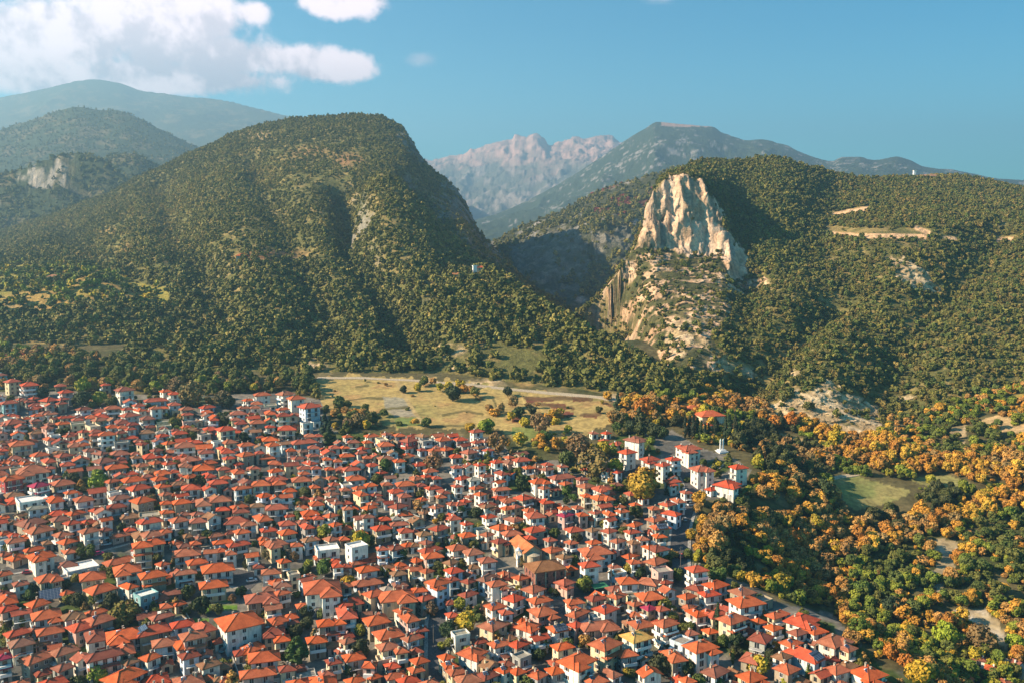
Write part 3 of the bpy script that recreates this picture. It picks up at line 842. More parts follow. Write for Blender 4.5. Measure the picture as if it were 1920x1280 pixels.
def scatter_object(name, pts, scl, rot, tint, idx, sources):
    """one stuff object: a mesh of points carrying instances of a few tree meshes"""
    me = bpy.data.meshes.new(name)
    me.vertices.add(len(pts))
    me.vertices.foreach_set('co', np.asarray(pts, np.float32).ravel())
    for nm, ty, key, dat in (('scl', 'FLOAT_VECTOR', 'vector', scl), ('rot', 'FLOAT_VECTOR', 'vector', rot), ('tint', 'FLOAT_COLOR', 'color', np.concatenate([tint, np.ones((len(tint), 1))], 1)), ('idx', 'INT', 'value', idx)):
        a = me.attributes.new(nm, ty, 'POINT')
        a.data.foreach_set(key, np.asarray(dat, np.int32 if ty == 'INT' else np.float32).ravel())
    o = add_obj(name, me)
    o['kind'] = 'stuff'
    g = bpy.data.node_groups.new(name + '_nodes', 'GeometryNodeTree')
    g.interface.new_socket('Geometry', in_out='INPUT', socket_type='NodeSocketGeometry')
    g.interface.new_socket('Geometry', in_out='OUTPUT', socket_type='NodeSocketGeometry')
    n = g.nodes; L = g.links
    gi = n.new('NodeGroupInput'); go = n.new('NodeGroupOutput')
    ip = n.new('GeometryNodeInstanceOnPoints')
    ip.inputs['Pick Instance'].default_value = True
    jo = n.new('GeometryNodeJoinGeometry')
    for s in reversed(sources):
        oi = n.new('GeometryNodeObjectInfo'); oi.inputs['Object'].default_value = s; oi.inputs['As Instance'].default_value = True
        L.new(oi.outputs['Geometry'], jo.inputs[0])
    def attr(nm, ty):
        a = n.new('GeometryNodeInputNamedAttribute'); a.data_type = ty; a.inputs['Name'].default_value = nm
        return a.outputs[0]
    L.new(gi.outputs[0], ip.inputs['Points']); L.new(jo.outputs[0], ip.inputs['Instance'])
    L.new(attr('idx', 'INT'), ip.inputs['Instance Index'])
    e2r = n.new('FunctionNodeEulerToRotation'); L.new(attr('rot', 'FLOAT_VECTOR'), e2r.inputs[0])
    L.new(e2r.outputs[0], ip.inputs['Rotation']); L.new(attr('scl', 'FLOAT_VECTOR'), ip.inputs['Scale'])
    L.new(ip.outputs[0], go.inputs[0])
    md = o.modifiers.new('trees', 'NODES'); md.node_group = g
    return o


def source(me):
    return bpy.data.objects.new(me.name, me)


FAR_SRC = [source(crown_mesh('forest_crown', k, 100 + i, 70, .26, LEAF_INST, 8, .86)) for i, k in enumerate(['round', 'pine', 'pine', 'shrub', 'shrub', 'round'])]
MID_SRC = [source(crown_mesh('wood_crown', k, 200 + i, 480, .12, LEAF_INST, 13, cr)) for i, (k, cr) in enumerate([('round', .72), ('round', .6), ('round', .78), ('pine', .8), ('cone', .8), ('shrub', .7), ('column', .85)])]

# ---- scatter the hillside forest over the terrain grid
dYr = np.gradient(YV)[:, None]; dS = np.gradient(SV)[None, :]
AREA = dYr * dS * YY * np.minimum(np.sqrt(1 + SLOPE ** 2), 3.5)
INF = (np.abs(SS) < 0.78) & VIS
free = np.clip(1 - ROCK * 1.1, 0.05, 1)
f_dense = sstep(-.25, .25, n1 + .5 * n3)


def grid_scatter(dens):
    lam = dens * AREA
    cnt = RNG.poisson(np.clip(lam, 0, 5))
    r, c = np.nonzero(cnt)
    k = cnt[r, c]
    r = np.repeat(r, k); c = np.repeat(c, k)
    ok = (r > 0) & (r < len(YV) - 1) & (c > 0) & (c < len(SV) - 1)
    r, c = r[ok], c[ok]
    jy = RNG.uniform(0, 1, len(r)); js = RNG.uniform(0, 1, len(r))
    Y = YV[r] + (YV[r + 1] - YV[r]) * jy
    S = SV[c] + (SV[c + 1] - SV[c]) * js
    z = (ZZ[r, c] * (1 - jy) + ZZ[r + 1, c] * jy) * (1 - js) + (ZZ[r, c + 1] * (1 - jy) + ZZ[r + 1, c + 1] * jy) * js
    return S * Y, Y, z, r, c


def tints(base, var, n):
    base = np.asarray(base, float)
    return base[RNG.integers(0, len(base), n)] * RNG.uniform(1 - var, 1 + var, (n, 1))


PINE_T = [(0.126, 0.13, 0.029), (0.156, 0.147, 0.031), (0.179, 0.159, 0.034), (0.104, 0.107, 0.027)]
SCRUB_T = [(0.23, 0.205, 0.053), (0.27, 0.224, 0.057), (0.19, 0.184, 0.048), (0.31, 0.23, 0.064)]
BROAD_T = [(.085, .110, .026), (.105, .125, .028), (.13, .13, .03)]
FALL_T = [(.50, .24, .035), (.55, .29, .04), (.44, .19, .035), (.56, .34, .045), (.40, .20, .05)]
RUST_T = [(.42, .22, .065), (.46, .25, .07), (.36, .20, .07), (.32, .21, .08)]
YEL_T = [(.40, .30, .03), (.34, .30, .035), (.46, .33, .03)]
LIME_T = [(.17, .20, .025), (.22, .24, .03), (.13, .17, .025)]

def stuff_forest(name, mask, dens, r_lo, r_hi, pick, lo_t, hi_t, patch, squash=(.62, 1.0)):
    x, y, z, r, c = grid_scatter(np.where(mask, dens, 0))
    n = len(x)
    R = RNG.uniform(0, 1, n) ** 1.5 * (r_hi[r, c] - r_lo[r, c]) + r_lo[r, c]
    t = np.where((RNG.uniform(0, 1, n) < patch[r, c])[:, None], tints(hi_t, .16, n), tints(lo_t, .16, n))
    scl = np.stack([R, R, R * RNG.uniform(*squash, n)], 1)
    rot = np.stack([RNG.normal(0, .06, n), RNG.normal(0, .06, n), RNG.uniform(0, 6.28, n)], 1)
    return np.stack([x, y, z - .15 * R], 1), scl, rot, t, pick(r, c, n), (r, c)


def field(v): return np.full(XX.shape, float(v))


parts = []
# left mountain: big dark pines below, smaller scrub and open ground above
up = sstep(560, 440, PY + 30 * n3 + 20 * n1)
ml = (LI >= 1) & (LI <= 3) & INF & ~mead & ~lt
dens = free * (1 / 14 * (1 - up) + 1 / 9 * up) * (.5 + .5 * f_dense) * np.where(near_line(PX, PY, [(744, 714), (760, 745)]) < 5, 0, 1)
dens = np.where((LI == 3) & (PY > 640) & (PX > 560) & (PX < 1020), dens * sstep(-.2, .25, n2 + .4 * n1) * .8, dens)
thin = np.zeros(XX.shape)
for (x, y, rx, ry) in [(575, 285, 60, 20), (490, 256, 40, 12), (650, 300, 40, 20), (520, 480, 60, 14), (560, 680, 30, 14), (860, 660, 40, 16), (230, 468, 24, 18), (210, 436, 26, 10), (985, 712, 24, 10), (590, 345, 50, 30)]:
    thin = np.maximum(thin, np.clip(1.5 - np.hypot((wx - x) / rx, (wy - y) / ry), 0, 1))
dens *= 1 - .6 * thin
lo = 1.7 * (1 - up) + .9 * up; hi = 4.8 * (1 - up) + 3.0 * up
patch = np.clip(.10 + .75 * up * sstep(-.3, .2, n3 + .4 * n2), 0, 1)
stuff = [stuff_forest('hill_forest', ml, dens, lo, hi, lambda r, c, n: np.where(RNG.uniform(0, 1, n) < up[r, c] * .6, RNG.integers(3, 5, n), RNG.integers(0, 3, n)), PINE_T, SCRUB_T, patch)]
# yellowing trees on the low terraces of the left mountain
stuff.append(stuff_forest('hill_forest', lt & INF, 1 / 26 * sstep(-.45, .1, n2 + n1 * .5), field(1.6), field(4.0), lambda r, c, n: RNG.choice([0, 5, 3], n), BROAD_T, YEL_T + LIME_T + LIME_T, field(.62)))
def merge(name, lst, src):
    P = [np.concatenate([a[i] for a in lst]) for i in range(5)]
    scatter_object(name, P[0], P[1], P[2], P[3], P[4], src)
    print(name, len(P[0]))
merge('hill_forest', stuff, FAR_SRC)
# right mountain
mr = (LI == 4) & INF & ~FLDR
upr = sstep(480, 380, PY + 30 * n3) * sstep(1650, 1500, PX)
ridge_dark = np.clip(1.2 - np.hypot((wx - 1440) / 110, (wy - 400) / 110), 0, 1)
d2 = np.maximum(free * (1 / 8.5) * (.7 + .3 * f_dense) * np.where(in_poly(wx, wy, BROKEN) | in_poly(wx, wy - 22, CLIFF), .13, 1), (br_m > .2) * (1 - cl_m) / 24.) * np.where(near_line(PX, PY + 5, [(1552, 437), (1600, 442), (1700, 443), (1740, 446)]) < 8, 0.03, 1) * np.where(trk > .2, 0, 1) * (1 - .45 * np.clip(1.3 - np.hypot((wx - 1650) / 130, (wy - 440) / 45), 0, 1))
merge('hill_forest', [stuff_forest('', mr, d2, 1.0 + .9 * ridge_dark, 3.1 + 1.2 * ridge_dark, lambda r, c, n: np.where(RNG.uniform(0, 1, n) < ridge_dark[r, c], RNG.integers(0, 3, n), RNG.choice([3, 4, 5, 0], n)), PINE_T + BROAD_T[:1], [tuple(.66 * v for v in t) for t in SCRUB_T] + BROAD_T, np.clip(.65 - ridge_dark + .4 * n3, 0.05, .95))], FAR_SRC)
# far slopes
mf = ((LI >= 5) & (LI <= 8)) & INF
red = np.clip(1.3 - np.hypot((wx - 1160) / 75, (wy - 375) / 28), 0, 1)
merge('mountain_forest', [stuff_forest('', mf, free * np.where(LI == 8, 1 / 300., 1 / 80.) * np.where(flank > .3, .4, 1) * (.3 + .7 * f_dense), field(3.0), field(6.0), lambda r, c, n: RNG.integers(0, 6, n), PINE_T, SCRUB_T[:2] + BROAD_T[:1], np.clip(.25 + .4 * n3, 0, 1)),
                          stuff_forest('', (LI == 5) & INF, 1 / 140. * red * sstep(-.1, .25, n1), field(3.0), field(5.0), lambda r, c, n: RNG.choice([0, 3], n), [(.20, .045, .035)], [(.24, .07, .04)], field(.4))], FAR_SRC)


# ---------------------------------------------------------------- woods on the valley floor
def zone(*polys):
    m = np.zeros(XX.shape, bool)
    for p in polys: m |= in_poly(wx, wy, p)
    return m


gz_ok = INF & (ROCK < .3) & ~town & ~f2 & ~mead & ~FLDR & (PY < 1330)
Z_DARK = zone([(1298, 950), (1420, 926), (1500, 900), (1572, 925), (1590, 965), (1480, 960), (1425, 990), (1395, 1040), (1415, 1085), (1330, 1070)], [(1612, 955), (1705, 925), (1800, 915), (1800, 955), (1725, 990), (1640, 992)],
              [(1380, 845), (1400, 795), (1480, 800), (1560, 868), (1560, 895), (1450, 900)], [(1180, 760), (1260, 760), (1270, 800), (1200, 805)])
Z_GREEN = zone([(1565, 1060), (1700, 1020), (1800, 1090), (1770, 1170), (1600, 1130)], [(1815, 990), (2100, 930), (2100, 1150), (1800, 1110)], [(1660, 800), (1790, 752), (1990, 725), (1990, 855), (1780, 862), (1700, 838)])
Z_FALL = zone([(1420, 1000), (1560, 955), (1700, 990), (1810, 950), (2100, 840), (2100, 935), (1800, 985), (1700, 1022), (1560, 1062), (1610, 1235), (1480, 1110), (1420, 1060)],
              [(1310, 735), (1440, 755), (1640, 822), (1780, 862), (1990, 862), (1990, 925), (1760, 900), (1600, 880), (1480, 800), (1330, 770)])
Z_LEFT = zone([(-60, 655), (150, 668), (420, 703), (610, 708), (600, 748), (520, 735), (330, 742), (120, 732), (-60, 738)])
GORGE_PX = [(1120, 745), (1340, 735), (2100, 690), (2100, 1340), (1730, 1340), (1650, 1240), (1560, 1165), (1462, 1132), (1395, 1102), (1310, 1066), (1302, 1000), (1304, 948), (1388, 934), (1420, 885), (1404, 850), (1312, 832), (1260, 800), (1160, 800)]
gorge_m = (LI == 0) & gz_ok & in_poly(PX, PY, GORGE_PX)
river_open = zone([(1550, 885), (1722, 905), (1716, 948), (1612, 982), (1582, 960)], [(1720, 1010), (1790, 1010), (1790, 1060), (1760, 1110), (1740, 1090), (1755, 1050)], [(1750, 1150), (1850, 1140), (1900, 1210), (1870, 1215), (1820, 1165), (1750, 1165)])
wood = []
tone = fbm(XX / 34, YY / 34, 3, 511)
def wood_part(mask, dens, lo, hi, kinds, t1, t2, p2):
    pt = np.clip(p2 + 1.9 * (tone - .02), .03, .97)
    wood.append(stuff_forest('', mask, dens, field(lo), field(hi), lambda r, c, n: RNG.choice(kinds, n), t1, t2, pt, (.75, 1.15)))
rest = gorge_m & ~Z_DARK & ~Z_GREEN & ~Z_FALL & ~river_open
wood_part(gorge_m & Z_DARK & ~river_open, 1 / 18., 1.8, 4.2, [0, 2, 2, 5, 3], [(.045, .055, .02), (.065, .068, .024), (.085, .09, .026)], RUST_T + FALL_T[:2], .24)
wood_part(gorge_m & Z_GREEN & ~Z_DARK, 1 / 12., 1.2, 3.4, [0, 2, 5, 5], BROAD_T, LIME_T + FALL_T[:2] + RUST_T[:1], .30)
wood_part(gorge_m & Z_FALL & ~Z_DARK & ~river_open, 1 / 9.5, 1.3, 3.6, [0, 1, 1, 1, 2], FALL_T, RUST_T + FALL_T[2:3], .40)
wood_part(rest, 1 / 10., 1.0, 3.3, [0, 1, 1, 2, 5, 5], YEL_T[:2] + BROAD_T[1:] + LIME_T + LIME_T, FALL_T + RUST_T[:2], .32)
wood_part(Z_LEFT & gz_ok, 1 / 34., 2.6, 4.6, [0, 1, 2, 3], PINE_T + BROAD_T, RUST_T + LIME_T[:2] + YEL_T[:1], .28)
hedge = (LI <= 3) & INF & zone([(600, 770), (660, 765), (700, 778), (790, 800), (660, 805)], [(905, 775), (1000, 760), (1060, 785), (1050, 800), (960, 795)], [(760, 718), (880, 730), (900, 750), (800, 735)], [(930, 835), (1070, 830), (1170, 855), (1120, 870), (1010, 850)], [(1120, 790), (1260, 770), (1260, 800), (1150, 800)])
wood_part(hedge, 1 / 48., 2.0, 3.8, [0, 1, 2, 5], BROAD_T + RUST_T[:2], YEL_T + FALL_T[:2] + RUST_T, .4)
# bushes in the yards of the town
wood_part(town & INF & (PY > 745), 1 / 42. * sstep(-.1, .3, fbm(XX / 22, YY / 22, 3, 371)), 1.2, 2.8, [0, 5, 3, 2], PINE_T + BROAD_T[:1], LIME_T[:1] + RUST_T + BROAD_T, .25)
mead_b = mead & INF & (near_line(PX, PY, [(744, 714), (760, 745), (776, 770), (790, 790)]) > 6)
wood_part(mead_b, 1 / 110. * sstep(-.05, .35, n2 + .4 * n1), .5, 1.6, [5, 5, 5, 0], RUST_T + BROAD_T, YEL_T + BROAD_T, .4)
WOOD = [np.concatenate([a[i] for a in wood]) for i in range(5)]


# ---------------------------------------------------------------- the town
# every line: u v width [roof storeys wall][features], u v in a tile of the photograph enlarged six times
TILES = {
(0, 1067): """230 130 190 r2w;540 70 310 o2tL;1040 50 290 o2c;1720 30 340 o3t;1130 190 390 o2c;40 20 200 o2c;40 240 170 d2p;80 410 260 r2p;420 350 290 o2c;520 480 340 o2wL;
740 235 110 o1c;820 470 130 r1p;190 680 300 r2t;560 660 310 o2g;910 610 350 r2p;1110 530 370 o2tS;1420 700 450 o2pLS;1710 650 430 r2tP;410 960 410 o2t;720 880 350 o2t;1160 930 450 d3wN;
1460 1000 240 b2w;1690 950 270 o2w;1390 1160 530 o2wL;40 950 110 c3g;230 1250 220 o2c;580 1240 370 r2c;1870 380 130 o2c;1640 260 290 W2eF""",
(320, 1067): """90 350 180 o1c;480 140 340 o2cS;1190 110 240 o1c;1700 170 450 o3wL;1020 290 400 r2tL;1250 230 220 o2g;1100 190 110 d1t;1350 500 190 o1c;1480 380 110 o1c;770 550 570 o3w;250 710 330 o3p;180 800 360 o2p;
930 840 320 o1t;1250 750 220 o2c;1050 950 370 o2w;1640 760 260 o2t;1760 570 260 o2t;430 1030 300 b2w;600 1050 160 b1t;980 1130 430 o2pNR20;1310 1080 220 d2c;1440 1080 150 d1t;1520 1170 250 G1gF;1750 1140 190 r2w;1650 1210 190 d1w;1830 1000 200 d2c;200 1220 370 o2tS;410 1180 130 o1t;1430 1250 280 o2c;1160 1190 260 G1gF""",
(640, 1067): """40 150 180 o2t;290 120 390 o1kNR25;660 140 200 d2cS;880 200 200 o2w;90 340 350 r2cS;1090 110 330 o3kL;1250 80 170 d2k;1430 100 190 d2t;370 240 300 o2c;620 270 470 o2cL;690 430 240 o2w;760 510 270 o2pKR30;390 540 350 o2t;530 690 400 o2cR30;780 740 250 o2k;520 830 300 o2c;670 880 140 o2c;900 640 160 d1k;1230 340 130 d1w;1250 480 110 r1w;
1750 130 270 o3wL;1730 380 280 o2wS;1850 450 180 r2k;1710 590 400 o2cS;1340 710 240 G2wF;1550 770 200 d1t;1780 800 300 o2wS;1470 900 390 o2wL;1180 950 210 o2c;1220 1040 200 o2t;1290 1110 270 o2c;1430 1200 370 o2w;1640 1150 310 d2gS;1830 1090 230 o2wS;880 990 250 o2t;840 1090 190 o2c;320 1040 170 o2pR-5;610 1160 280 o1wN;140 950 290 o2g;60 770 170 o2c;150 1210 260 o2w;990 1250 280 o2t;470 990 140 G1cF;-20 560 130 o2p""",
(960, 1067): """100 60 230 o2c;240 190 310 o2w;310 310 320 o2p;340 440 370 o2pL;170 600 330 o2wL;520 630 300 o2wP;80 800 300 r2t;570 830 300 o2c;110 960 240 G2gF;60 1110 120 o2c;290 1150 240 o2g;490 1100 270 o2g;730 990 500 o3wL;1100 1130 290 o2wKR40;930 1200 350 o2wS;700 1210 190 G1pF;1050 800 430 o3cS;1400 720 410 y3w;1290 910 290 o2g;970 600 500 o2pLN;720 590 200 r2pR40;700 330 260 o2wL;940 290 260 d2t;1180 260 250 o2c;1550 270 370 o2p;1050 410 330 r2wS;740 460 300 o2pN;1380 350 150 o2t;1540 400 180 c2t;1680 410 180 r2g;1300 100 290 o2wR10;1540 110 280 o2tR-25;1450 580 340 o2tS;1730 570 330 o3w;1550 1120 330 o2wGR20;1870 1200 110 r1w;980 510 260 W1wF;1210 180 350 d1gN""",
(1280, 1067): """50 270 240 o2t;60 390 200 o1t;370 140 330 o2w;300 240 280 r2wS;150 170 260 d1t;670 220 340 o2tS;710 330 470 o3w;900 330 250 G1tF;560 520 390 o3cS;310 660 130 o1c;90 680 140 r2w;200 830 440 o3wL;850 550 170 o2w;1020 620 240 o2w;1340 540 430 r2wL;1490 650 310 o2wS;1690 770 390 o2wL;1850 850 250 o2cS;1220 790 290 o2wS;1380 920 520 r2kKP;1170 1080 330 o2t;1740 1090 330 o2w;370 1110 360 d2w;770 1170 370 o2cL;550 1250 110 r1w;50 1210 120 o2w;1780 1250 230 o1w""",
(1600, 1067): """170 1130 450 o2wL;1420 970 160 d1wR-30;1550 1080 140 o1wR-30;1290 1190 170 o1t;1700 1240 170 o1t;1840 1020 190 d1wG;380 1265 150 o1w""",
(0, 885): """130 45 280 o3m;440 120 260 c3w;700 100 290 o2t;360 290 360 W2wF;160 230 230 b1t;1260 75 200 o2t;1500 60 290 o2w;1790 50 200 o2g;800 200 170 o2w;1090 180 220 r2wG;1560 150 300 r2w;1830 130 200 o2c;1860 220 160 o2t;940 280 240 o2w;1600 290 300 o2t;1870 320 150 o2c;1880 420 170 o2c;1300 360 250 d2p;1160 410 220 r2wG;230 450 110 b1cG;350 540 370 d2tL;650 440 220 r1t;850 430 230 o2t;1190 500 170 o2wG;1460 470 250 b1t;1690 520 290 r2wS;440 620 350 o2w;320 700 180 o1g;170 740 230 o2w;1000 630 250 o3w;1180 620 160 d2g;1350 680 260 o1gN;1460 620 110 r1w;1710 670 280 o2t;1860 640 150 o2w;760 750 250 o2t;50 660 120 o1t;40 480 100 o1c;40 890 130 o1t;190 930 280 o1t;460 910 330 o2wLS;820 850 260 o1w;1600 790 240 o4c;1740 760 240 o2c;1350 970 400 o1tN;1430 1060 320 o3wL;900 1050 420 W1wF;760 1010 220 d1t;1830 1000 120 o2w""",
(320, 885): """40 235 110 o1c;230 150 220 r2w;430 150 200 r2wG;530 90 240 r2t;620 40 130 o2c;810 150 250 o2kN;720 80 120 d1c;840 80 120 o1c;1020 105 230 o2c;1190 50 250 r2w;1220 100 170 o2t;1470 60 240 o2c;1690 50 170 o1k;1840 110 140 r2w;1810 40 140 o2t;1620 140 130 o2c;1330 180 190 o1w;1790 160 150 d2t;1180 260 150 o2wG;1300 240 160 o2wG;1500 270 120 d1t;1640 270 180 r2c;1640 330 190 o2w;1810 220 200 o2w;1870 320 120 r2w;1480 370 160 o1t;560 280 250 o2c;120 310 230 o2t;280 300 140 r1w;590 390 170 r2t;770 360 220 o2c;790 410 200 d2c;980 350 180 b2w;1190 370 270 r2w;1330 460 120 r1w;300 440 170 r2t;310 520 200 r3t;90 510 240 o2w;490 460 190 G1gF;740 520 300 r1w;1310 550 210 r2w;1480 530 120 r2g;1660 490 140 r2w;1800 460 200 o2w;1850 560 170 o2w;1100 620 210 r2t;500 680 210 o1g;660 650 100 d1t;800 640 210 o2w;340 700 170 r1t;1310 650 240 o2c;1040 720 130 o1c;1590 720 190 o1w;1810 720 220 o1w;190 690 110 b1t;760 780 290 r2tN;1060 770 120 o2c;1170 770 320 o2cL;1420 790 150 o2w;450 860 170 o2wG;570 850 90 o1w;180 880 320 o2w;150 800 180 d1t;280 770 130 o1t;680 880 130 o2w;910 900 180 o2wG;1270 970 110 o2c;1760 840 300 W2wF;1710 930 220 o1t;530 1050 390 o2w;990 1030 120 d1w;1130 1090 230 o2w;1380 1130 150 G2cF;1560 1140 180 r1c;1880 1020 110 r2w""",
(640, 885): """160 45 250 o2w;550 30 160 d2wG;840 50 170 o2t;960 20 110 r2t;1070 40 130 r2g;1360 40 190 r2w;330 120 170 o2w;510 110 150 o2t;720 110 250 o2p;900 120 130 d2t;1030 150 210 r2w;1300 130 120 r2w;200 150 180 o2c;40 170 120 o2t;1520 150 180 o2t;1560 220 150 o2w;1800 165 240 o2pN;1770 260 160 r1p;1120 250 90 o2tT;710 240 180 r2p;910 280 110 o2c;60 320 130 r1t;70 380 140 o2w;350 330 120 o2c;310 370 200 o2w;640 355 250 d2w;700 440 220 o1w;1070 360 190 o2w;1250 330 90 r2w;1390 300 130 r2p;1330 330 170 r2w;1860 380 120 o2c;1660 470 200 r2w;300 470 160 d3w;490 500 170 r1t;1270 490 180 r2w;1410 550 150 r2w;1100 600 260 r2t;450 600 260 r2t;720 630 200 r2w;780 500 240 G1gF;60 600 100 o1t;30 720 90 o1t;1790 590 260 o2wL;1420 680 230 o2t;1640 670 180 o2w;230 650 130 o1t;170 810 280 W3wF;460 830 150 r3k;750 790 190 o1c;950 760 140 r2t;1000 840 310 r2wN;1030 910 270 o2p;840 960 150 o1t;830 1050 200 o2cGS;960 1080 150 o2c;1480 870 280 o2w;1640 960 250 r2w;1230 980 200 b2c;290 1060 290 o2w;160 990 150 o1t;50 1030 90 r1w;660 1010 150 o1t;640 1060 120 o1t;610 1110 170 o1c""",
(960, 885): """130 260 260 r2t;390 310 180 r2t;310 80 260 o2wL;360 150 130 o2w;560 30 330 r2wN;600 100 160 o2t;790 50 170 d2p;830 130 230 o2c;1000 160 250 r2wL;840 240 140 o2c;1000 260 290 o2tL;590 380 170 o2w;740 370 150 o2w;200 400 190 o2w;260 460 270 r2w;40 360 140 r2t;60 500 110 r1t;600 450 220 c2p;790 450 160 o2p;940 420 180 r2w;1100 500 190 r2wG;1390 210 280 r1tN;1210 360 130 o1w;1240 410 180 o2w;1390 340 120 o1t;1480 260 130 r1w;1750 330 220 r2c;1600 380 140 o2t;1680 420 280 o1tN;1620 500 270 o2tS;1670 590 260 o2tP;1660 690 190 o2t;1380 560 200 o2w;1350 640 210 r2w;250 620 270 r2t;700 620 250 r1w;900 620 130 b2g;1090 630 210 r2w;200 710 130 r2t;430 730 160 r2g;670 760 160 o2g;920 760 200 o1w;1190 740 210 o2w;1370 760 110 b2p;1470 720 120 o2w;460 840 280 o2c;940 860 430 o2wL;590 920 220 b2w;1540 810 110 o2w;1640 830 300 d2w;1330 910 210 o1tN;1370 980 170 o2w;1620 970 300 o2t;870 1010 270 r3w;660 1050 150 o1t;1150 1030 160 r1w;1190 1110 220 G1wF;1690 1090 270 G2pF;-90 1110 20 o1t""",
(1280, 885): """160 1060 290 r3w;340 160 200 r1wN;500 110 340 r2wL;40 200 110 r2w""",
(0, 690): """140 130 200 r3c;330 170 210 r3p;100 370 190 r3e;230 330 110 r1t;380 320 130 r1t;550 340 230 r2t;680 180 140 r1t;740 250 180 r2p;1190 170 130 r2t;1000 115 90 r1t;1400 225 240 d3w;1860 240 150 o3w;1750 345 270 r2kN;800 345 150 G1gF;420 400 200 d1g;940 440 190 d2w;1120 470 200 r1w;1270 430 200 o2t;1430 440 150 r2w;1560 400 160 r2w;1750 430 150 o3w;1460 510 250 r2w;130 520 180 r1w;150 590 270 r2t;60 620 120 r2w;520 490 230 d1w;710 600 180 o2c;560 610 130 d2t;870 560 140 r2w;1120 560 200 o2c;1265 640 160 o2w;1490 610 160 d2g;1690 640 150 d1t;1840 590 170 G1cF;1840 640 180 G1cF;940 690 140 r2c;1070 690 150 r2c;1060 730 120 r2t;1205 720 200 o3w;1480 760 150 r1w;1560 800 130 r1t;1650 700 180 b1w;1830 740 170 r2w;620 750 120 W1wF;240 830 280 o2c;40 900 80 r2p;930 840 180 o2w;850 850 180 o2c;1010 900 170 r2w;450 950 210 o2w;720 960 220 r2t;760 1060 170 r2w;160 990 180 r1t;70 1030 130 o1t;270 1030 110 r1t;1170 1020 280 d2w;1340 940 250 r1w;1520 940 120 r1t;1310 1090 270 o2t;1760 900 160 d2t;1720 970 260 r1t;1600 1070 160 o2c;1750 1040 170 o2t;370 1130 370 o2wL;560 1100 130 r2w;1480 1160 150 r1w;1650 1190 150 r2w;10 60 150 r3e;150 75 60 r1t""",
(320, 690): """40 270 150 r3w;40 390 160 r2w;180 440 180 o2t;190 500 140 r2t;410 420 200 r1k;410 475 140 o1t;490 560 110 r2g;230 580 240 G1pF;170 640 130 o1w;100 710 190 r2t;410 710 120 o1t;620 665 250 r3c;170 850 250 o2w;280 810 160 r2t;400 920 190 d2w;870 340 140 o2w;1030 280 210 o3w;970 380 140 o2w;950 425 130 o2w;1120 410 150 G2cF;1290 270 240 o3w;1410 320 230 o3w;1560 410 290 r4k;760 490 190 r2w;750 570 170 r1t;1270 510 180 d3c;980 590 190 o2t;1120 640 130 r2w;1310 660 220 r3c;1530 610 160 G2wF;1690 545 110 r1w;1570 740 150 o2c;1660 740 110 r2c;1500 810 320 r2eN;660 810 200 o2c;850 840 210 o2k;1150 840 190 o3w;1350 900 140 o2p;1610 870 150 r2w;640 920 170 r2w;840 950 230 o2t;1000 930 100 r2t;1090 980 180 o1t;1430 990 170 r2w;1600 960 170 r2t;1840 870 150 r2w;1760 1000 110 o2w;1880 1020 90 o2w;80 990 120 r1w;270 1000 180 r1w;430 1040 200 o1t;370 1100 250 o2g;40 1140 90 r1w;760 1130 150 r1t;940 1100 130 r2c;1180 1130 190 o2w;1200 1220 240 r2w;1500 1100 170 r2w;1500 1160 150 o2k;1630 1100 150 r2k;1790 1110 130 o2t""",
(640, 690): """70 750 130 o2w;340 740 190 o2w;510 720 90 r2w;290 810 130 o2c;760 790 230 r2m;500 840 210 o2t;250 880 180 r1k;40 870 90 o2t;740 870 180 r1w;580 930 130 o1w;740 960 190 o1k;650 1020 170 o2w;1150 780 220 o2g;1340 780 180 r2g;1520 690 190 r2w;1520 810 150 r2w;1630 800 120 r2w;1190 890 170 o1g;1070 870 120 r1t;1440 920 230 r2p;1290 970 190 r1w;1650 900 150 r2k;110 1110 230 r2w;320 1080 150 r1w;450 1150 120 r1t;880 1060 190 r1w;1000 1130 200 o2w;1300 1090 150 r2k;1560 1060 160 r3w;1750 1030 170 r3w;1890 980 90 o1w""",
(960, 690): """110 1010 240 r2w;400 1060 160 r2g;570 1080 140 r2w;870 1110 230 r1t;1070 1120 150 r2w;1180 1140 90 r2k;920 710 110 r1w;1060 710 120 r1w;1030 790 130 r1t;1180 830 200 r1k;1380 780 280 r3wL;1300 920 240 r3w;1550 1000 250 r3wL;1700 1060 200 r3w;1820 1000 200 r3w;1900 860 110 r2w""",
(1280, 690): """80 880 300 r3wL;210 1110 300 r3wL;630 1090 240 r3w;280 620 110 r1w;430 620 70 r1w;480 480 100 r1w;640 500 80 r1w""",
}
ROOF_RGB = {'o': (.58, .108, .030), 'r': (.52, .080, .034), 'd': (.30, .064, .036), 'b': (.30, .145, .075), 'c': (.36, .035, .075), 'y': (.62, .36, .10), 'W': (.78, .74, .70), 'G': (.33, .29, .24)}
ROOF_NAME = {'o': 'orange', 'r': 'red', 'd': 'dark-red', 'b': 'weathered-brown', 'c': 'crimson', 'y': 'yellow'}
WALL_RGB = {'w': (.76, .71, .63), 'c': (.66, .53, .35), 'p': (.54, .36, .30), 't': (.36, .30, .22), 'g': (.33, .32, .30), 'e': (.22, .40, .42), 'k': (.52, .60, .66), 'm': (.36, .07, .07)}
WALL_NAME = {'w': 'white', 'c': 'cream', 'p': 'pink', 't': 'tan', 'g': 'grey', 'e': 'teal', 'k': 'pale-blue', 'm': 'maroon'}
import re


class House:
    pass


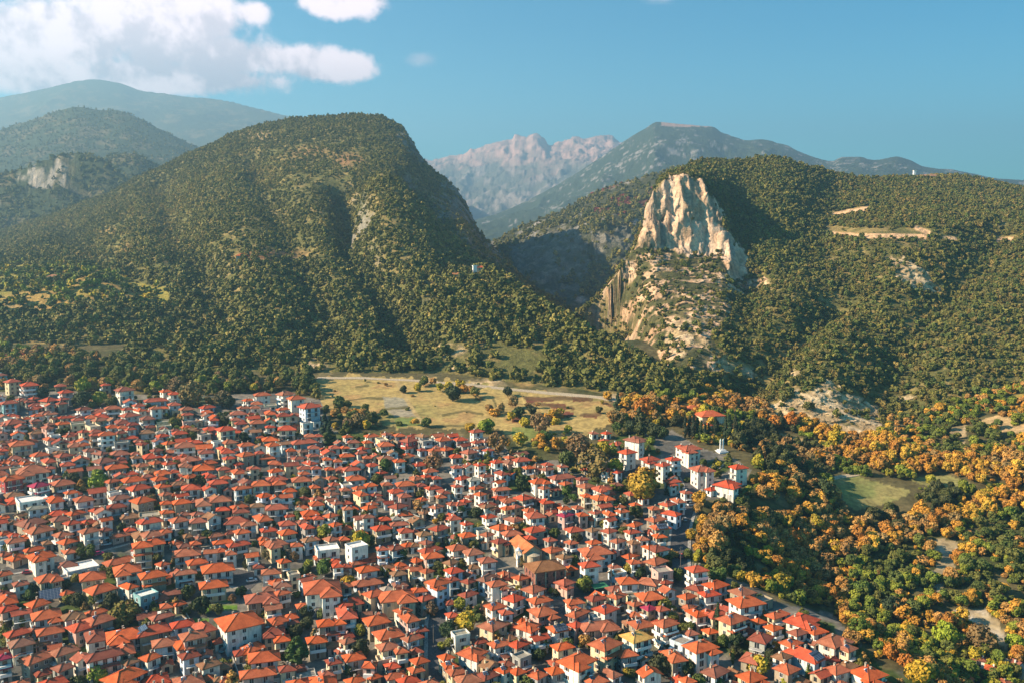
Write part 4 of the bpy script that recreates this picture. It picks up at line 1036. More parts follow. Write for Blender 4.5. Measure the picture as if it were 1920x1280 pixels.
HOUSES = []
for (tx, ty), txt in TILES.items():
    for ent in txt.replace('\n', '').split(';'):
        u, v, wd, code = ent.split()
        h = House()
        h.px = tx + float(u) / 6; h.py = ty + float(v) / 6; h.wpx = float(wd) / 6
        h.roof, h.n, h.wall = code[0], int(code[1]), code[2]
        m = re.search(r'R(-?\d+)', code)
        h.rot = float(m.group(1)) if m else None
        h.f = set(re.sub(r'R-?\d+', '', code[3:]))
        h.hand = True
        HOUSES.append(h)

TREE_TILES = {
(0, 1067): "340 190 150 d;330 270 140 g;420 170 90 g;880 290 170 d;220 570 130 g;110 900 90 g;1090 1150 220 l;880 1230 170 d;1400 480 340 I;1250 330 180 d;740 120 130 d;60 580 100 b",
(320, 1067): "300 40 100 d;200 220 150 d;340 360 200 d;180 440 100 g;560 190 130 d;790 220 130 d;690 300 100 b;1420 250 100 g;1540 420 160 d;1700 460 130 g;1400 620 200 d;1530 560 160 d;1420 880 290 D;1620 790 130 c;260 970 70 g;1810 430 100 g;30 940 40 g",
(640, 1067): "60 90 130 y;150 520 130 c;210 660 130 l;210 830 220 d;100 1070 180 d;1010 400 170 b;1350 340 170 l;1400 540 250 Y;1550 420 140 d;1200 620 200 d;1120 830 100 l;1710 240 120 d",
(960, 1067): "815 120 190 R;590 190 90 l;445 220 70 y;510 230 110 d;300 820 100 d;300 920 150 d;1120 1010 110 c;1300 1120 120 y;1450 1220 110 l;1670 990 260 d;170 1240 200 g;1720 800 130 g;1850 820 90 y;1900 1090 90 g;160 280 110 g;50 370 110 g",
(1280, 1067): "390 600 80 p;130 980 40 p;565 980 55 q;1410 1150 65 q;460 760 150 g;600 730 200 d;600 870 160 d;770 720 100 b;950 860 160 d;990 950 150 d;860 1030 260 y;200 1210 190 g;400 1230 180 g;50 1070 180 d;320 980 100 d;1150 1240 130 l;1130 1100 140 b;80 590 150 g;1520 1200 110 d;1040 830 90 y",
(1600, 1067): "1040 670 270 l;610 610 180 y;760 1080 320 Y;420 880 180 o;590 960 190 o;1450 680 330 b;1820 760 200 l;1290 790 110 y;860 480 130 o;1640 480 110 y;1630 190 150 y;1640 280 130 u;1840 390 130 y;900 70 130 l;770 320 170 o;1110 900 120 y;1360 230 100 y;1430 340 70 l;1830 560 160 b;440 330 240 d;680 380 190 g;90 150 200 g",
(0, 885): "830 30 130 d;1100 50 210 l;800 590 80 y;900 560 80 g;1370 590 110 d;1390 510 60 y;1730 190 80 d;930 370 80 g",
(320, 885): "1510 180 150 g;880 270 110 g;410 390 60 y;1430 460 120 g;1110 550 150 d;1730 640 170 l;1240 880 120 g;1090 900 120 b;1520 830 100 d;1730 1020 190 g;1550 1000 110 l;1390 920 110 b;300 1140 90 g;870 990 130 d;940 790 70 g;1380 30 70 y;340 60 160 d",
(640, 885): "200 710 230 y;450 700 110 y;560 640 120 g;340 740 120 g;400 50 130 g;890 220 100 g;1000 230 80 l;1000 450 90 d;1060 520 80 y;1390 700 90 c;1180 770 80 c;1530 410 150 d;90 1190 140 y;1120 1090 90 g;690 890 130 g;460 1060 110 g;500 190 90 d;1280 210 80 g",
(960, 885): "480 640 130 g;730 690 130 d;990 700 80 y;620 170 130 g;690 250 100 g;610 300 80 d;1430 420 110 y;1390 400 150 d;1320 1050 140 l;1440 1080 140 d;690 970 150 g;1260 290 90 g;130 60 180 d;1740 200 60 c;1830 150 110 l;1450 70 340 O;1750 1020 100 d;110 960 130 b",
(1280, 885): "90 670 120 y;700 680 120 o;1230 670 230 o;1340 800 150 o;1720 790 180 y;1500 500 180 y;1700 580 150 o;1220 470 110 o;1040 200 60 y;850 570 130 y;950 840 130 y;1370 400 80 b;400 1070 230 g;160 930 100 y;60 880 120 g;800 1150 200 y;1100 1180 230 y;1010 700 130 o;640 290 110 g;1330 220 90 l;1600 140 240 d",
(0, 690): "930 150 170 l;940 280 200 d;1120 290 160 l;1040 380 90 g;1550 150 90 l;1660 230 80 l;1860 80 120 l;1100 1180 210 l;780 1170 130 g;1250 330 150 g;480 230 130 d",
(320, 690): "570 290 200 b;650 340 150 d;60 130 200 b;240 210 280 b;340 110 150 l;1380 370 100 d;1750 420 90 g;1730 620 130 c;1790 700 120 c;1850 620 80 y;590 560 120 d;820 730 140 d;1000 1170 90 d;540 50 160 b;800 90 150 b",
(640, 690): "1040 970 230 B;490 1060 140 g;730 1080 80 c;860 190 90 y;960 570 120 g;1770 790 230 b;1630 590 190 l;1450 620 130 y;350 520 140 g;200 540 170 b;80 570 150 b;700 210 90 d;1250 210 200 d;1870 230 110 d;270 590 120 y",
(960, 690): "750 760 300 b;900 930 380 B;1480 1150 330 O;1160 1040 200 y;370 720 160 g;630 660 90 y;150 560 130 y;90 740 160 y;1190 380 130 c;1490 400 220 o;980 440 90 g;1330 620 150 d;1450 630 170 d;1600 640 180 d;1180 640 110 g;1690 690 140 d;620 960 200 g;330 550 240 b;80 450 150 d;220 430 120 d;1560 790 90 l;1200 500 180 b",
(1280, 690): "250 440 190 y;400 280 150 y;900 500 140 o;1050 550 170 o;1230 540 180 o;860 1010 150 y;410 1050 80 y;1200 1080 100 y;1540 950 160 o;1720 750 180 y;1430 720 100 l;30 700 55 p;75 690 55 p;120 700 60 p;165 690 60 p;205 720 55 p;250 740 50 p;370 680 50 p;395 700 40 p;520 720 80 p;590 740 70 p;640 780 50 p;800 700 60 p;290 740 45 p;480 740 60 p",
}
HRNG = random.Random(5)
DEF_ROT = lambda px: float(np.interp(px, [0, 250, 480, 700, 900, 1193, 1500], [36, 30, 17, 22, 27, 21, 30]))


def set_house(h):
    rise = 2.65 * h.n
    X, Y, Z = ray_to(ground_h, h.px, h.py, rise + (0.5 if 'F' in h.f else 1.1), 200, 1000, 400)
    h.x, h.y = float(X[0]), float(Y[0])
    h.z = float(ground_h(X, Y)[0])
    t = math.hypot(h.y / px_dir(h.px, h.py)[1], 0)
    wm = h.wpx * t / FPX
    if h.rot is None:
        h.rot = DEF_ROT(h.px) + HRNG.uniform(-6, 9) + (HRNG.uniform(10, 22) if HRNG.random() < .4 else 0)
    az_ = math.degrees(math.atan2(h.x, h.y))
    al = math.radians(h.rot + az_)
    h.k = 1.6 if 'K' in h.f else (.55 if 'N' in h.f else HRNG.uniform(.72, .95))
    h.w = .97 * wm / (abs(math.cos(al)) + h.k * abs(math.sin(al)))
    h.w = min(max(h.w, 4.5), 22)
    h.d = min(max(h.w * h.k, 4.5), 22)
    h.r = math.sqrt(h.w * h.d) / 2
    h.t = t


for h in HOUSES:
    set_house(h)
# gaps between the surveyed houses are filled with more of the same
FILL = [(-60, 740), (120, 738), (330, 752), (430, 760), (600, 752), (620, 810), (930, 810), (1000, 862), (1130, 872), (1250, 862), (1290, 905), (1268, 1060), (1400, 1105), (1640, 1275), (1660, 1330), (-80, 1330)]
ROADS_PX = [[(1274, 1100), (1272, 1040), (1276, 985), (1290, 945), (1302, 915), (1285, 885), (1265, 862)],
            [(826, 1300), (818, 1245), (820, 1190), (815, 1160), (832, 1130), (845, 1090)],
            [(1050, 1134), (1054, 1165), (1087, 1199), (1127, 1242), (1150, 1262)],
            [(428, 1215), (436, 1245), (445, 1275), (452, 1310)],
            [(10, 1070), (60, 1062), (110, 1048), (160, 1032), (200, 1022), (240, 1012)],
            [(400, 1075), (440, 1082), (485, 1090)]]


def clash(x, y, r, lst, k):
    return any((x - o.x) ** 2 + (y - o.y) ** 2 < ((r + o.r) * k) ** 2 for o in lst)


TREES_KEEP = []          # px circles left free of filler houses
fill = []
cand = [(HRNG.uniform(-60, 1660), 735 + 590 * HRNG.random() ** 1.35) for _ in range(9000)]
fpx = np.array(cand)
okp = in_poly(fpx[:, 0], fpx[:, 1], FILL)
rd = np.minimum.reduce([near_line(fpx[:, 0], fpx[:, 1], l) for l in ROADS_PX])
okp &= rd > 20
for (a, b), ok in zip(cand, okp):
    if not ok: continue
    h = House(); h.px, h.py = a, b
    h.wpx = float(np.interp(b, [735, 900, 1100, 1300], [24, 34, 46, 58])) * HRNG.uniform(.8, 1.15)
    h.roof = HRNG.choice('oooorrrrdddbbG'); h.n = HRNG.choice([1, 2, 2]); h.wall = HRNG.choice('wwwcctpgk'); h.rot = None; h.f = set(HRNG.choice(['', '', 'L', 'G', 'N', 'K', 'G'])); h.hand = False
    fill.append(h)
KEEP_PX = [(190, 1030, 45), (440, 1085, 42), (1110, 1086, 26), (980, 1030, 40), (1020, 1060, 36), (410, 1135, 48), (1350, 1190, 50), (575, 1200, 40), (1085, 1210, 14), (870, 1160, 34), (925, 1035, 26), (205, 900, 26), (840, 860, 30), (830, 1160, 24), (340, 1250, 22)]
for (tx, ty), txt in TREE_TILES.items():
    for ent in txt.split(';'):
        u, v, wd, _k = ent.split()
        KEEP_PX.append((tx + float(u) / 6, ty + float(v) / 6 + float(wd) / 14, float(wd) / 6 * .8 + 6))
fill = [h for h in fill if all(math.hypot(h.px - a, (h.py - b) * 1.4) > r for a, b, r in KEEP_PX)]
A_ = np.array([(h.px, h.py, 2.65 * h.n + 1.1) for h in fill])
X_, Y_, Z_ = ray_to(ground_h, A_[:, 0], A_[:, 1], A_[:, 2], 200, 1000, 300)
acc = []
for h, x, y in zip(fill, X_, Y_):
    h.x, h.y = float(x), float(y)
    h.r = h.wpx * (y / .95) / FPX * .5
    if clash(h.x, h.y, h.r, HOUSES, .87) or clash(h.x, h.y, h.r, acc, .93): continue
    set_house(h)
    acc.append(h)
small = []
for h in fill:
    if h in acc or h.px > 1640: continue
    g = House(); g.__dict__.update(h.__dict__)
    g.wpx = h.wpx * HRNG.uniform(.42, .6); g.n = 1; g.f = set(HRNG.choice(['', 'G', 'N', 'N'])); g.roof = HRNG.choice('ordddbbG')
    g.r = g.wpx * g.y / .95 / FPX * .5
    if clash(g.x, g.y, g.r, HOUSES, 1.0) or clash(g.x, g.y, g.r, acc, 1.0) or clash(g.x, g.y, g.r, small, 1.0): continue
    g.rot = None; set_house(g); small.append(g)
HOUSES += acc + small
print('houses', len(HOUSES), 'filler', len(acc))


# ---------------------------------------------------------------- building materials
def simple_mat(name, rgb=None, rough=.8, kind='plain', metallic=0.0, spec=.3):
    """rgb None: colour comes from the object's own colour"""
    m = bpy.data.materials.new(name)
    m.use_nodes = True
    t = NT(m.node_tree)
    b = m.node_tree.nodes['Principled BSDF']
    geo = t.n('ShaderNodeNewGeometry')
    tco = t.n('ShaderNodeTexCoord')
    if rgb is None:
        base = t.n('ShaderNodeObjectInfo').outputs['Color']
    elif rgb == 'attr':
        base = t.n('ShaderNodeAttribute', attribute_name='tint').outputs['Color']
    else:
        base = t.n('ShaderNodeRGB').outputs[0]
        base.default_value = (*rgb, 1)
    P = geo.outputs['Position']
    if kind == 'roof':
        mp = t.n('ShaderNodeMapping'); mp.inputs['Scale'].default_value = (1, 1, 2.2)
        t.link(P, mp.inputs[0])
        a = t.noise(mp.outputs[0], 0.35, 4, .65); c = t.noise(mp.outputs[0], 2.2, 3, .7)
        f = t.math('ADD', t.math('MULTIPLY', a, .6), t.math('MULTIPLY', c, .4))
        col = t.mix(1.0, base, t.mix(t.smooth(f, .3, .7), (.66, .62, .6, 1), (1.22, 1.28, 1.3, 1)), 'MULTIPLY')
        col = t.mix(t.smooth(t.noise(P, .9, 4, .7), .60, .78, 0, .45), col, (.13, .09, .06, 1))
        bp = t.n('ShaderNodeBump'); bp.inputs['Strength'].default_value = .5; bp.inputs['Distance'].default_value = .08
        sx = t.n('ShaderNodeSeparateXYZ'); t.link(P, sx.inputs[0])
        row = t.math('SINE', t.math('MULTIPLY', sx.outputs[2], 42.0))
        t.link(t.math('ADD', row, t.math('MULTIPLY', c, 2.0)), bp.inputs['Height']); t.link(bp.outputs[0], b.inputs['Normal'])
    elif kind == 'wall':
        mp = t.n('ShaderNodeMapping'); mp.inputs['Scale'].default_value = (1.4, 1.4, .35)
        t.link(P, mp.inputs[0])
        a = t.noise(mp.outputs[0], 0.8, 5, .7)
        col = t.mix(1.0, base, t.mix(t.smooth(a, .32, .62), (.70, .68, .66, 1), (1.08, 1.07, 1.05, 1)), 'MULTIPLY')
    elif kind == 'stone':
        a = t.noise(P, 1.8, 5, .7)
        col = t.mix(1.0, base, t.mix(t.smooth(a, .3, .7), (.5, .5, .5, 1), (1.4, 1.35, 1.3, 1)), 'MULTIPLY')
    elif kind == 'panel':
        br = t.n('ShaderNodeTexBrick'); br.offset = 0
        t.link(tco.outputs['Object'], br.inputs['Vector'])
        br.inputs['Color1'].default_value = (.03, .045, .08, 1); br.inputs['Color2'].default_value = (.035, .05, .09, 1); br.inputs['Mortar'].default_value = (.22, .24, .27, 1)
        br.inputs['Scale'].default_value = 1.0; br.inputs['Brick Width'].default_value = 1.1; br.inputs['Row Height'].default_value = .8; br.inputs['Mortar Size'].default_value = .05
        col = br.outputs[0]
    else:
        a = t.noise(P, 1.2, 4, .6)
        col = t.mix(1.0, base, t.mix(a, (.82, .82, .82, 1), (1.12, 1.12, 1.12, 1)), 'MULTIPLY')
    t.link(col, b.inputs['Base Color'])
    b.inputs['Roughness'].default_value = rough
    b.inputs['Metallic'].default_value = metallic
    b.inputs['Specular IOR Level'].default_value = spec
    return m


M_ROOF = simple_mat('roof_tiles', None, .85, 'roof', spec=.15)
M_WALL = simple_mat('stucco', None, .9, 'wall', spec=.1)
M_ROOF_A = simple_mat('roof_tiles_far', 'attr', .85, 'roof', spec=.15)
M_WALL_A = simple_mat('stucco_far', 'attr', .9, 'wall', spec=.1)
M_TRIM = simple_mat('white_paint', (.74, .72, .69), .7)
M_GLASS = simple_mat('window_glass', (.022, .026, .032), .15, spec=.6)
M_SHUT = simple_mat('brown_shutter', (.13, .065, .035), .6)
M_RAIL = simple_mat('railing_metal', (.16, .15, .15), .5)
M_CONC = simple_mat('concrete', (.34, .32, .29), .9, 'stone')
M_PANEL = simple_mat('solar_cells', (.04, .05, .09), .2, 'panel', spec=.6)
M_TANK = simple_mat('steel_tank', (.72, .73, .75), .35, metallic=.3)
M_ASPH = simple_mat('asphalt', (.085, .082, .085), .9, 'stone')
M_DIRT = simple_mat('track_dirt', (.42, .34, .24), .95, 'stone')
M_STONE = simple_mat('rubble_stone', (.36, .31, .24), .9, 'stone')
M_BRICK = simple_mat('old_brick', (.24, .10, .075), .9, 'stone')
M_DARK = simple_mat('rubber', (.02, .02, .02), .8)
M_PAINT = simple_mat('car_paint', None, .3, spec=.5)
M_GREEN = simple_mat('court_green', (.05, .22, .10), .8)
M_WOOD = simple_mat('pole_wood', (.16, .12, .09), .8)


class MB:
    def __init__(self):
        self.v = []; self.f = []; self.m = []
    def face(self, pts, mi=0):
        o = len(self.v); self.v += [tuple(p) for p in pts]; self.f.append(tuple(range(o, o + len(pts)))); self.m.append(mi)
    def box(self, x0, x1, y0, y1, z0, z1, mi=0, bottom=True):
        o = len(self.v)
        self.v += [(x0, y0, z0), (x1, y0, z0), (x1, y1, z0), (x0, y1, z0), (x0, y0, z1), (x1, y0, z1), (x1, y1, z1), (x0, y1, z1)]
        F = [(0, 1, 5, 4), (1, 2, 6, 5), (2, 3, 7, 6), (3, 0, 4, 7), (4, 5, 6, 7)] + ([(3, 2, 1, 0)] if bottom else [])
        self.f += [tuple(i + o for i in q) for q in F]; self.m += [mi] * len(F)
    def bar(self, p, q, r, mi=0, n=4):
        v, f = tube([p, q], [r, r], n)
        o = len(self.v); self.v += [tuple(a) for a in v]; self.f += [tuple(int(i) + o for i in a) for a in f]; self.m += [mi] * len(f)
        self.f.append(tuple(range(o + n - 1, o - 1, -1))); self.f.append(tuple(range(o + n, o + 2 * n))); self.m += [mi, mi]
    def mesh(self, name, mats, smooth=False):
        me = bpy.data.meshes.new(name)
        me.from_pydata(self.v, [], self.f)
        for m in mats: me.materials.append(m)
        me.polygons.foreach_set('material_index', self.m)
        if smooth: me.polygons.foreach_set('use_smooth', [True] * len(self.f))
        return me


PITCH_T = .46


def hip(mb, cx, cy, w, d, z, mi=0, caps=True, pitch=PITCH_T, th=.24):
    a, b = w / 2, d / 2
    s = min(a, b); rh = s * pitch
    e = [(cx - a, cy - b), (cx + a, cy - b), (cx + a, cy + b), (cx - a, cy + b)]
    lo = [(x, y, z) for x, y in e]; hi = [(x, y, z + th) for x, y in e]
    if a >= b: r0, r1 = (cx - (a - b) - .02, cy, z + th + rh), (cx + (a - b) + .02, cy, z + th + rh)
    else: r0, r1 = (cx, cy - (b - a) - .02, z + th + rh), (cx, cy + (b - a) + .02, z + th + rh)
    for i in range(4):
        j = (i + 1) % 4
        mb.face([lo[i], lo[j], hi[j], hi[i]], mi)
    mb.face(lo[::-1], mi)
    if a >= b:
        mb.face([hi[0], hi[1], r1, r0], mi); mb.face([hi[1], hi[2], r1], mi); mb.face([hi[2], hi[3], r0, r1], mi); mb.face([hi[3], hi[0], r0], mi)
        ends = [(hi[0], r0), (hi[3], r0), (hi[1], r1), (hi[2], r1)]
    else:
        mb.face([hi[0], hi[1], r0], mi); mb.face([hi[1], hi[2], r1, r0], mi); mb.face([hi[2], hi[3], r1], mi); mb.face([hi[3], hi[0], r0, r1], mi)
        ends = [(hi[0], r0), (hi[1], r0), (hi[2], r1), (hi[3], r1)]
    if caps:
        for p, q in ends: mb.bar(p, q, .15, mi)
        mb.bar(r0, r1, .16, mi)
    return rh


def gable(mb, cx, cy, w, d, z, mi=0, along='y', caps=True, pitch=PITCH_T, th=.2):
    a, b = w / 2, d / 2
    if along == 'y':
        rh = a * pitch
        for sx in (-1, 1):
            p = [(cx + sx * a, cy - b, z), (cx + sx * a, cy + b, z), (cx, cy + b, z + rh), (cx, cy - b, z + rh)]
            q = [(x, y, zz + th) for x, y, zz in p]
            mb.face(q if sx > 0 else q[::-1], mi); mb.face(p[::-1] if sx > 0 else p, mi)
            for i in range(4):
                j = (i + 1) % 4
                if i != 2: mb.face([p[i], p[j], q[j], q[i]], mi)
        if caps: mb.bar((cx, cy - b, z + rh + th), (cx, cy + b, z + rh + th), .16, mi)
    else:
        rh = b * pitch
        for sy in (-1, 1):
            p = [(cx - a, cy + sy * b, z), (cx + a, cy + sy * b, z), (cx + a, cy, z + rh), (cx - a, cy, z + rh)]
            q = [(x, y, zz + th) for x, y, zz in p]
            mb.face(q, mi); mb.face(p[::-1], mi)
            for i in range(4):
                j = (i + 1) % 4
                if i != 2: mb.face([p[i], p[j], q[j], q[i]], mi)
        if caps: mb.bar((cx - a, cy, z + rh + th), (cx + a, cy, z + rh + th), .16, mi)
    return rh


SH = 2.65


def plan(h, rng):
    """dimensions shared by the wall, the roof and the openings of a house"""
    p = House()
    flat = h.roof in 'WG' and 'N' not in h.f or 'F' in h.f
    p.flat = flat
    p.o = .25 if flat else min(1.0, h.w * .095)
    p.w = h.w - 2 * p.o; p.d = h.d - 2 * p.o
    p.H = h.n * SH
    p.kind = 'flat' if flat else ('gable' if 'G' in h.f else 'hip')
    p.along = 'y' if rng.random() < .6 else 'x'
    p.wing = None
    if 'L' in h.f:
        sx = rng.choice([-1, 1])
        ww = p.w * rng.uniform(.42, .55); wd = p.d * rng.uniform(.28, .4)
        p.wing = (sx * (p.w - ww) / 2, -p.d / 2 - wd / 2, ww, wd, rng.choice([0, 0, -.9]))
        # keep the house's middle where the photograph has it
    p.lw = rng.random()
    return p


def geo_walls(mb, h, p, mi=0):
    mb.box(-p.w / 2, p.w / 2, -p.d / 2, p.d / 2, -3.0, p.H, mi, False)
    if p.wing:
        cx, cy, ww, wd, dz = p.wing
        mb.box(cx - ww / 2, cx + ww / 2, cy - wd / 2, cy + wd / 2 + .5, -3.0, p.H + dz, mi, False)
    if p.kind == 'gable':
        if p.along == 'y':
            rh = p.w / 2 * PITCH_T
            for y in (-p.d / 2 + .01, p.d / 2 - .01):
                mb.face([(-p.w / 2, y, p.H), (p.w / 2, y, p.H), (0, y, p.H + rh)], mi)
        else:
            rh = p.d / 2 * PITCH_T
            for x in (-p.w / 2 + .01, p.w / 2 - .01):
                mb.face([(x, -p.d / 2, p.H), (x, p.d / 2, p.H), (x, 0, p.H + rh)], mi)
    if p.kind == 'flat':
        # parapet
        for (a, b, c, d) in [(-p.w / 2 - .1, p.w / 2 + .1, -p.d / 2 - .1, -p.d / 2 + .12), (-p.w / 2 - .1, p.w / 2 + .1, p.d / 2 - .12, p.d / 2 + .1), (-p.w / 2 - .1, -p.w / 2 + .12, -p.d / 2 + .12, p.d / 2 - .12), (p.w / 2 - .12, p.w / 2 + .1, -p.d / 2 + .12, p.d / 2 - .12)]:
            mb.box(a, b, c, d, p.H - .1, p.H + .75, mi)


def geo_roof(mb, h, p, mi=0, caps=True):
    if p.kind == 'flat':
        mb.box(-p.w / 2 + .1, p.w / 2 - .1, -p.d / 2 + .1, p.d / 2 - .1, p.H - .05, p.H + .12, mi)
        return .3
    z = p.H - .06
    if p.kind == 'gable':
        rh = gable(mb, 0, 0, p.w + 2 * p.o, p.d + 1.6 * p.o, z - p.o * PITCH_T + .05, mi, p.along, caps)
    else:
        rh = hip(mb, 0, 0, p.w + 2 * p.o, p.d + 2 * p.o, z, mi, caps)
    if p.wing:
        cx, cy, ww, wd, dz = p.wing
        L = wd + ww / 2 + p.o * 2
        hip(mb, cx, cy - wd / 2 - p.o + L / 2, ww + 1.6 * p.o, L, z + dz - .035, mi, caps)
    if h.n >= 3 and not h.f & {'L', 'T'} and h.hand and p.lw < .45 and h.t < 450:
        # a lower lean-to roof over a stepped-back top floor
        hip(mb, 0, -p.d / 2 - .2, p.w + .8, 2.6, p.H - SH - .1, mi, caps, .3)
    return rh


def openings(h, p, rng):
    """[(face, along, z, kind)] and balconies [(face, z, width, offset)]"""
    W = []; B = []
    front_b = rng.random() < .62
    left_b = rng.random() < .3
    for s in range(h.n):
        zc = s * SH + 1.45
        for face, ln in (('front', p.w), ('left', p.d), ('right', p.d)):
            n = max(1, int((ln - .6) / 2.9))
            if face == 'right': n = max(1, n - 1)
            if ln < 3: n = 1
            bal = s > 0 and ((face == 'front' and front_b) or (face == 'left' and left_b))
            for i in range(n):
                a = (i + .5 - n / 2) * (ln - .8) / n
                if face == 'front' and p.wing and abs(a - p.wing[0]) < p.wing[2] / 2 + .4: continue
                if s == 0 and face == 'front' and i == n // 2: W.append((face, a, 1.15, 'door')); continue
                if rng.random() < (.12 if face == 'front' else .3) and n > 1: continue
                W.append((face, a, zc - (.25 if bal else 0), 'balcony_door' if bal else 'window'))
            if bal:
                bw = ln * (rng.uniform(.75, 1.0) if face == 'front' else rng.uniform(.6, .95))
                B.append((face, s * SH - .05, bw, 0.0))
        if p.wing:
            cx, cy, ww, wd, dz = p.wing
            k = max(1, int(ww / 2.8))
            for i in range(k):
                W.append(('wing', cx + (i + .5 - k / 2) * (ww - .6) / k, zc, 'window'))
    if p.wing: B = [b for b in B if b[0] != 'front']
    return W, B


def face_frame(face, p, a):
    if face == 'front': return (a, -p.d / 2, 0.0)
    if face == 'left': return (-p.w / 2, -a, -math.pi / 2)
    if face == 'right': return (p.w / 2, a, math.pi / 2)
    return (a, p.wing[1] - p.wing[3] / 2, 0.0)


def opening_mesh(name, w, hh, shutter):
    mb = MB()
    # frame round a recessed looking pane; outside is -y
    t = .09
    mb.box(-w / 2 - t, -w / 2, -.05, .05, -hh / 2 - t, hh / 2 + t, 0); mb.box(w / 2, w / 2 + t, -.05, .05, -hh / 2 - t, hh / 2 + t, 0)
    mb.box(-w / 2, w / 2, -.05, .05, hh / 2, hh / 2 + t, 0); mb.box(-w / 2, w / 2, -.12, .05, -hh / 2 - t, -hh / 2, 0)
    mb.box(-w / 2, w / 2, -.015, .04, -hh / 2, hh / 2, 1)
    if shutter:
        mb.box(-w / 2 - .55, -w / 2 - t - .01, -.06, .02, -hh / 2, hh / 2, 2); mb.box(w / 2 + t + .01, w / 2 + .55, -.06, .02, -hh / 2, hh / 2, 2)
    else:
        mb.box(-.03, .03, -.04, -.016, -hh / 2, hh / 2, 0)
    return mb.mesh(name, [M_TRIM, M_GLASS, M_SHUT])


OPEN = {('window', 0): opening_mesh('window', 1.15, 1.3, 0), ('window', 1): opening_mesh('window', 1.0, 1.25, 1),
        ('balcony_door', 0): opening_mesh('balcony_door', 1.7, 2.0, 0), ('balcony_door', 1): opening_mesh('balcony_door', 1.3, 2.0, 0)}
_mb = MB()
_mb.box(-.55, .55, -.04, .04, -1.1, 1.05, 0); _mb.box(-.65, -.56, -.07, .05, -1.1, 1.15, 1); _mb.box(.56, .65, -.07, .05, -1.1, 1.15, 1); _mb.box(-.65, .65, -.07, .05, 1.06, 1.15, 1); _mb.box(.36, .42, -.1, -.05, -.1, .05, 1)
DOOR_ME = _mb.mesh('door', [M_SHUT, M_TRIM])


def balcony_mesh(kind):
    mb = MB()
    D = 1.25
    mb.box(-.5, .5, -D, 0, -.16, 0, 0)
    if kind == 0:
        mb.box(-.5, .5, -D, -D + .1, 0, .92, 0); mb.box(-.5, -.49, -D + .1, 0, 0, .92, 0); mb.box(.49, .5, -D + .1, 0, 0, .92, 0)
    else:
        mb.box(-.5, .5, -D, -D + .05, .88, .95, 1); mb.box(-.5, .5, -D, -D + .05, .45, .5, 1); mb.box(-.5, .5, -D, -D + .04, .1, .16, 1)
        for i in range(13):
            x = -.495 + i * .99 / 12
            mb.box(x - .003, x + .003, -D, -D + .04, 0, .88, 1)
    return mb.mesh('balcony', [M_TRIM, M_RAIL])


BALC = [balcony_mesh(0), balcony_mesh(1)]
_mb = MB()
_mb.box(-.26, .26, -.26, .26, -1.6, .95, 0); _mb.box(-.33, .33, -.33, .33, .95, 1.05, 0); _mb.box(-.2, .2, -.2, .2, 1.05, 1.25, 1); _mb.box(-.3, .3, -.3, .3, 1.25, 1.31, 0)
CHIM = _mb.mesh('chimney', [simple_mat('chimney_plaster', (.42, .36, .29), .9, 'wall'), M_DARK])
_mb = MB()
for sx in (-1, 1):
    _mb.face([(sx * .62 - .55, -1.0, .25), (sx * .62 + .55, -1.0, .25), (sx * .62 + .55, .55, 1.25), (sx * .62 - .55, .55, 1.25)], 0)
    _mb.face([(sx * .62 - .55, .55, 1.19), (sx * .62 + .55, .55, 1.19), (sx * .62 + .55, -1.0, .19), (sx * .62 - .55, -1.0, .19)], 1)
    _mb.bar((sx * .9, .55, -.8), (sx * .9, .55, 1.2), .05, 1); _mb.bar((sx * .9, -1.0, -.8), (sx * .9, -1.0, .25), .05, 1)
SOLAR = _mb.mesh('solar_heater', [M_PANEL, M_TANK])
_mb = MB(); _mb.bar((-1.0, .75, 1.3), (1.0, .75, 1.3), .27, 0, 10)
SOLTANK = _mb.mesh('tank', [M_TANK], True)
_mb = MB(); _mb.box(-2.2, 2.2, -1.2, 1.2, 0, .08, 0)
PV_ME = _mb.mesh('solar_panel', [M_PANEL])

THINGS = []      # [object, base label, category, px, py, group, ready label or None]


def register(o, base, cat, px, py, group=None, label=None):
    THINGS.append([o, base, cat, px, py, group, label])


def empty(name, loc, rz=0.0):
    o = bpy.data.objects.new(name, None)
    o.empty_display_size = .5
    COL.objects.link(o)
    o.location = loc; o.rotation_euler = (0, 0, rz)
    return o


NUM = {1: 'one', 2: 'two', 3: 'three', 4: 'four'}


def jit(c, rng, a=.12):
    k = rng.uniform(1 - a, 1 + a)
    return tuple(min(.92, max(.01, v * k * rng.uniform(.96, 1.04))) for v in c)


def roof_tone(h, rng):
    c = jit(ROOF_RGB[h.roof], rng, .14)
    k = rng.random() ** 1.6 * .7 if h.roof in 'ord' else 0        # how far the tiles have weathered
    return tuple(a * (1 - k) + b * k for a, b in zip(c, (.27, .15, .10)))


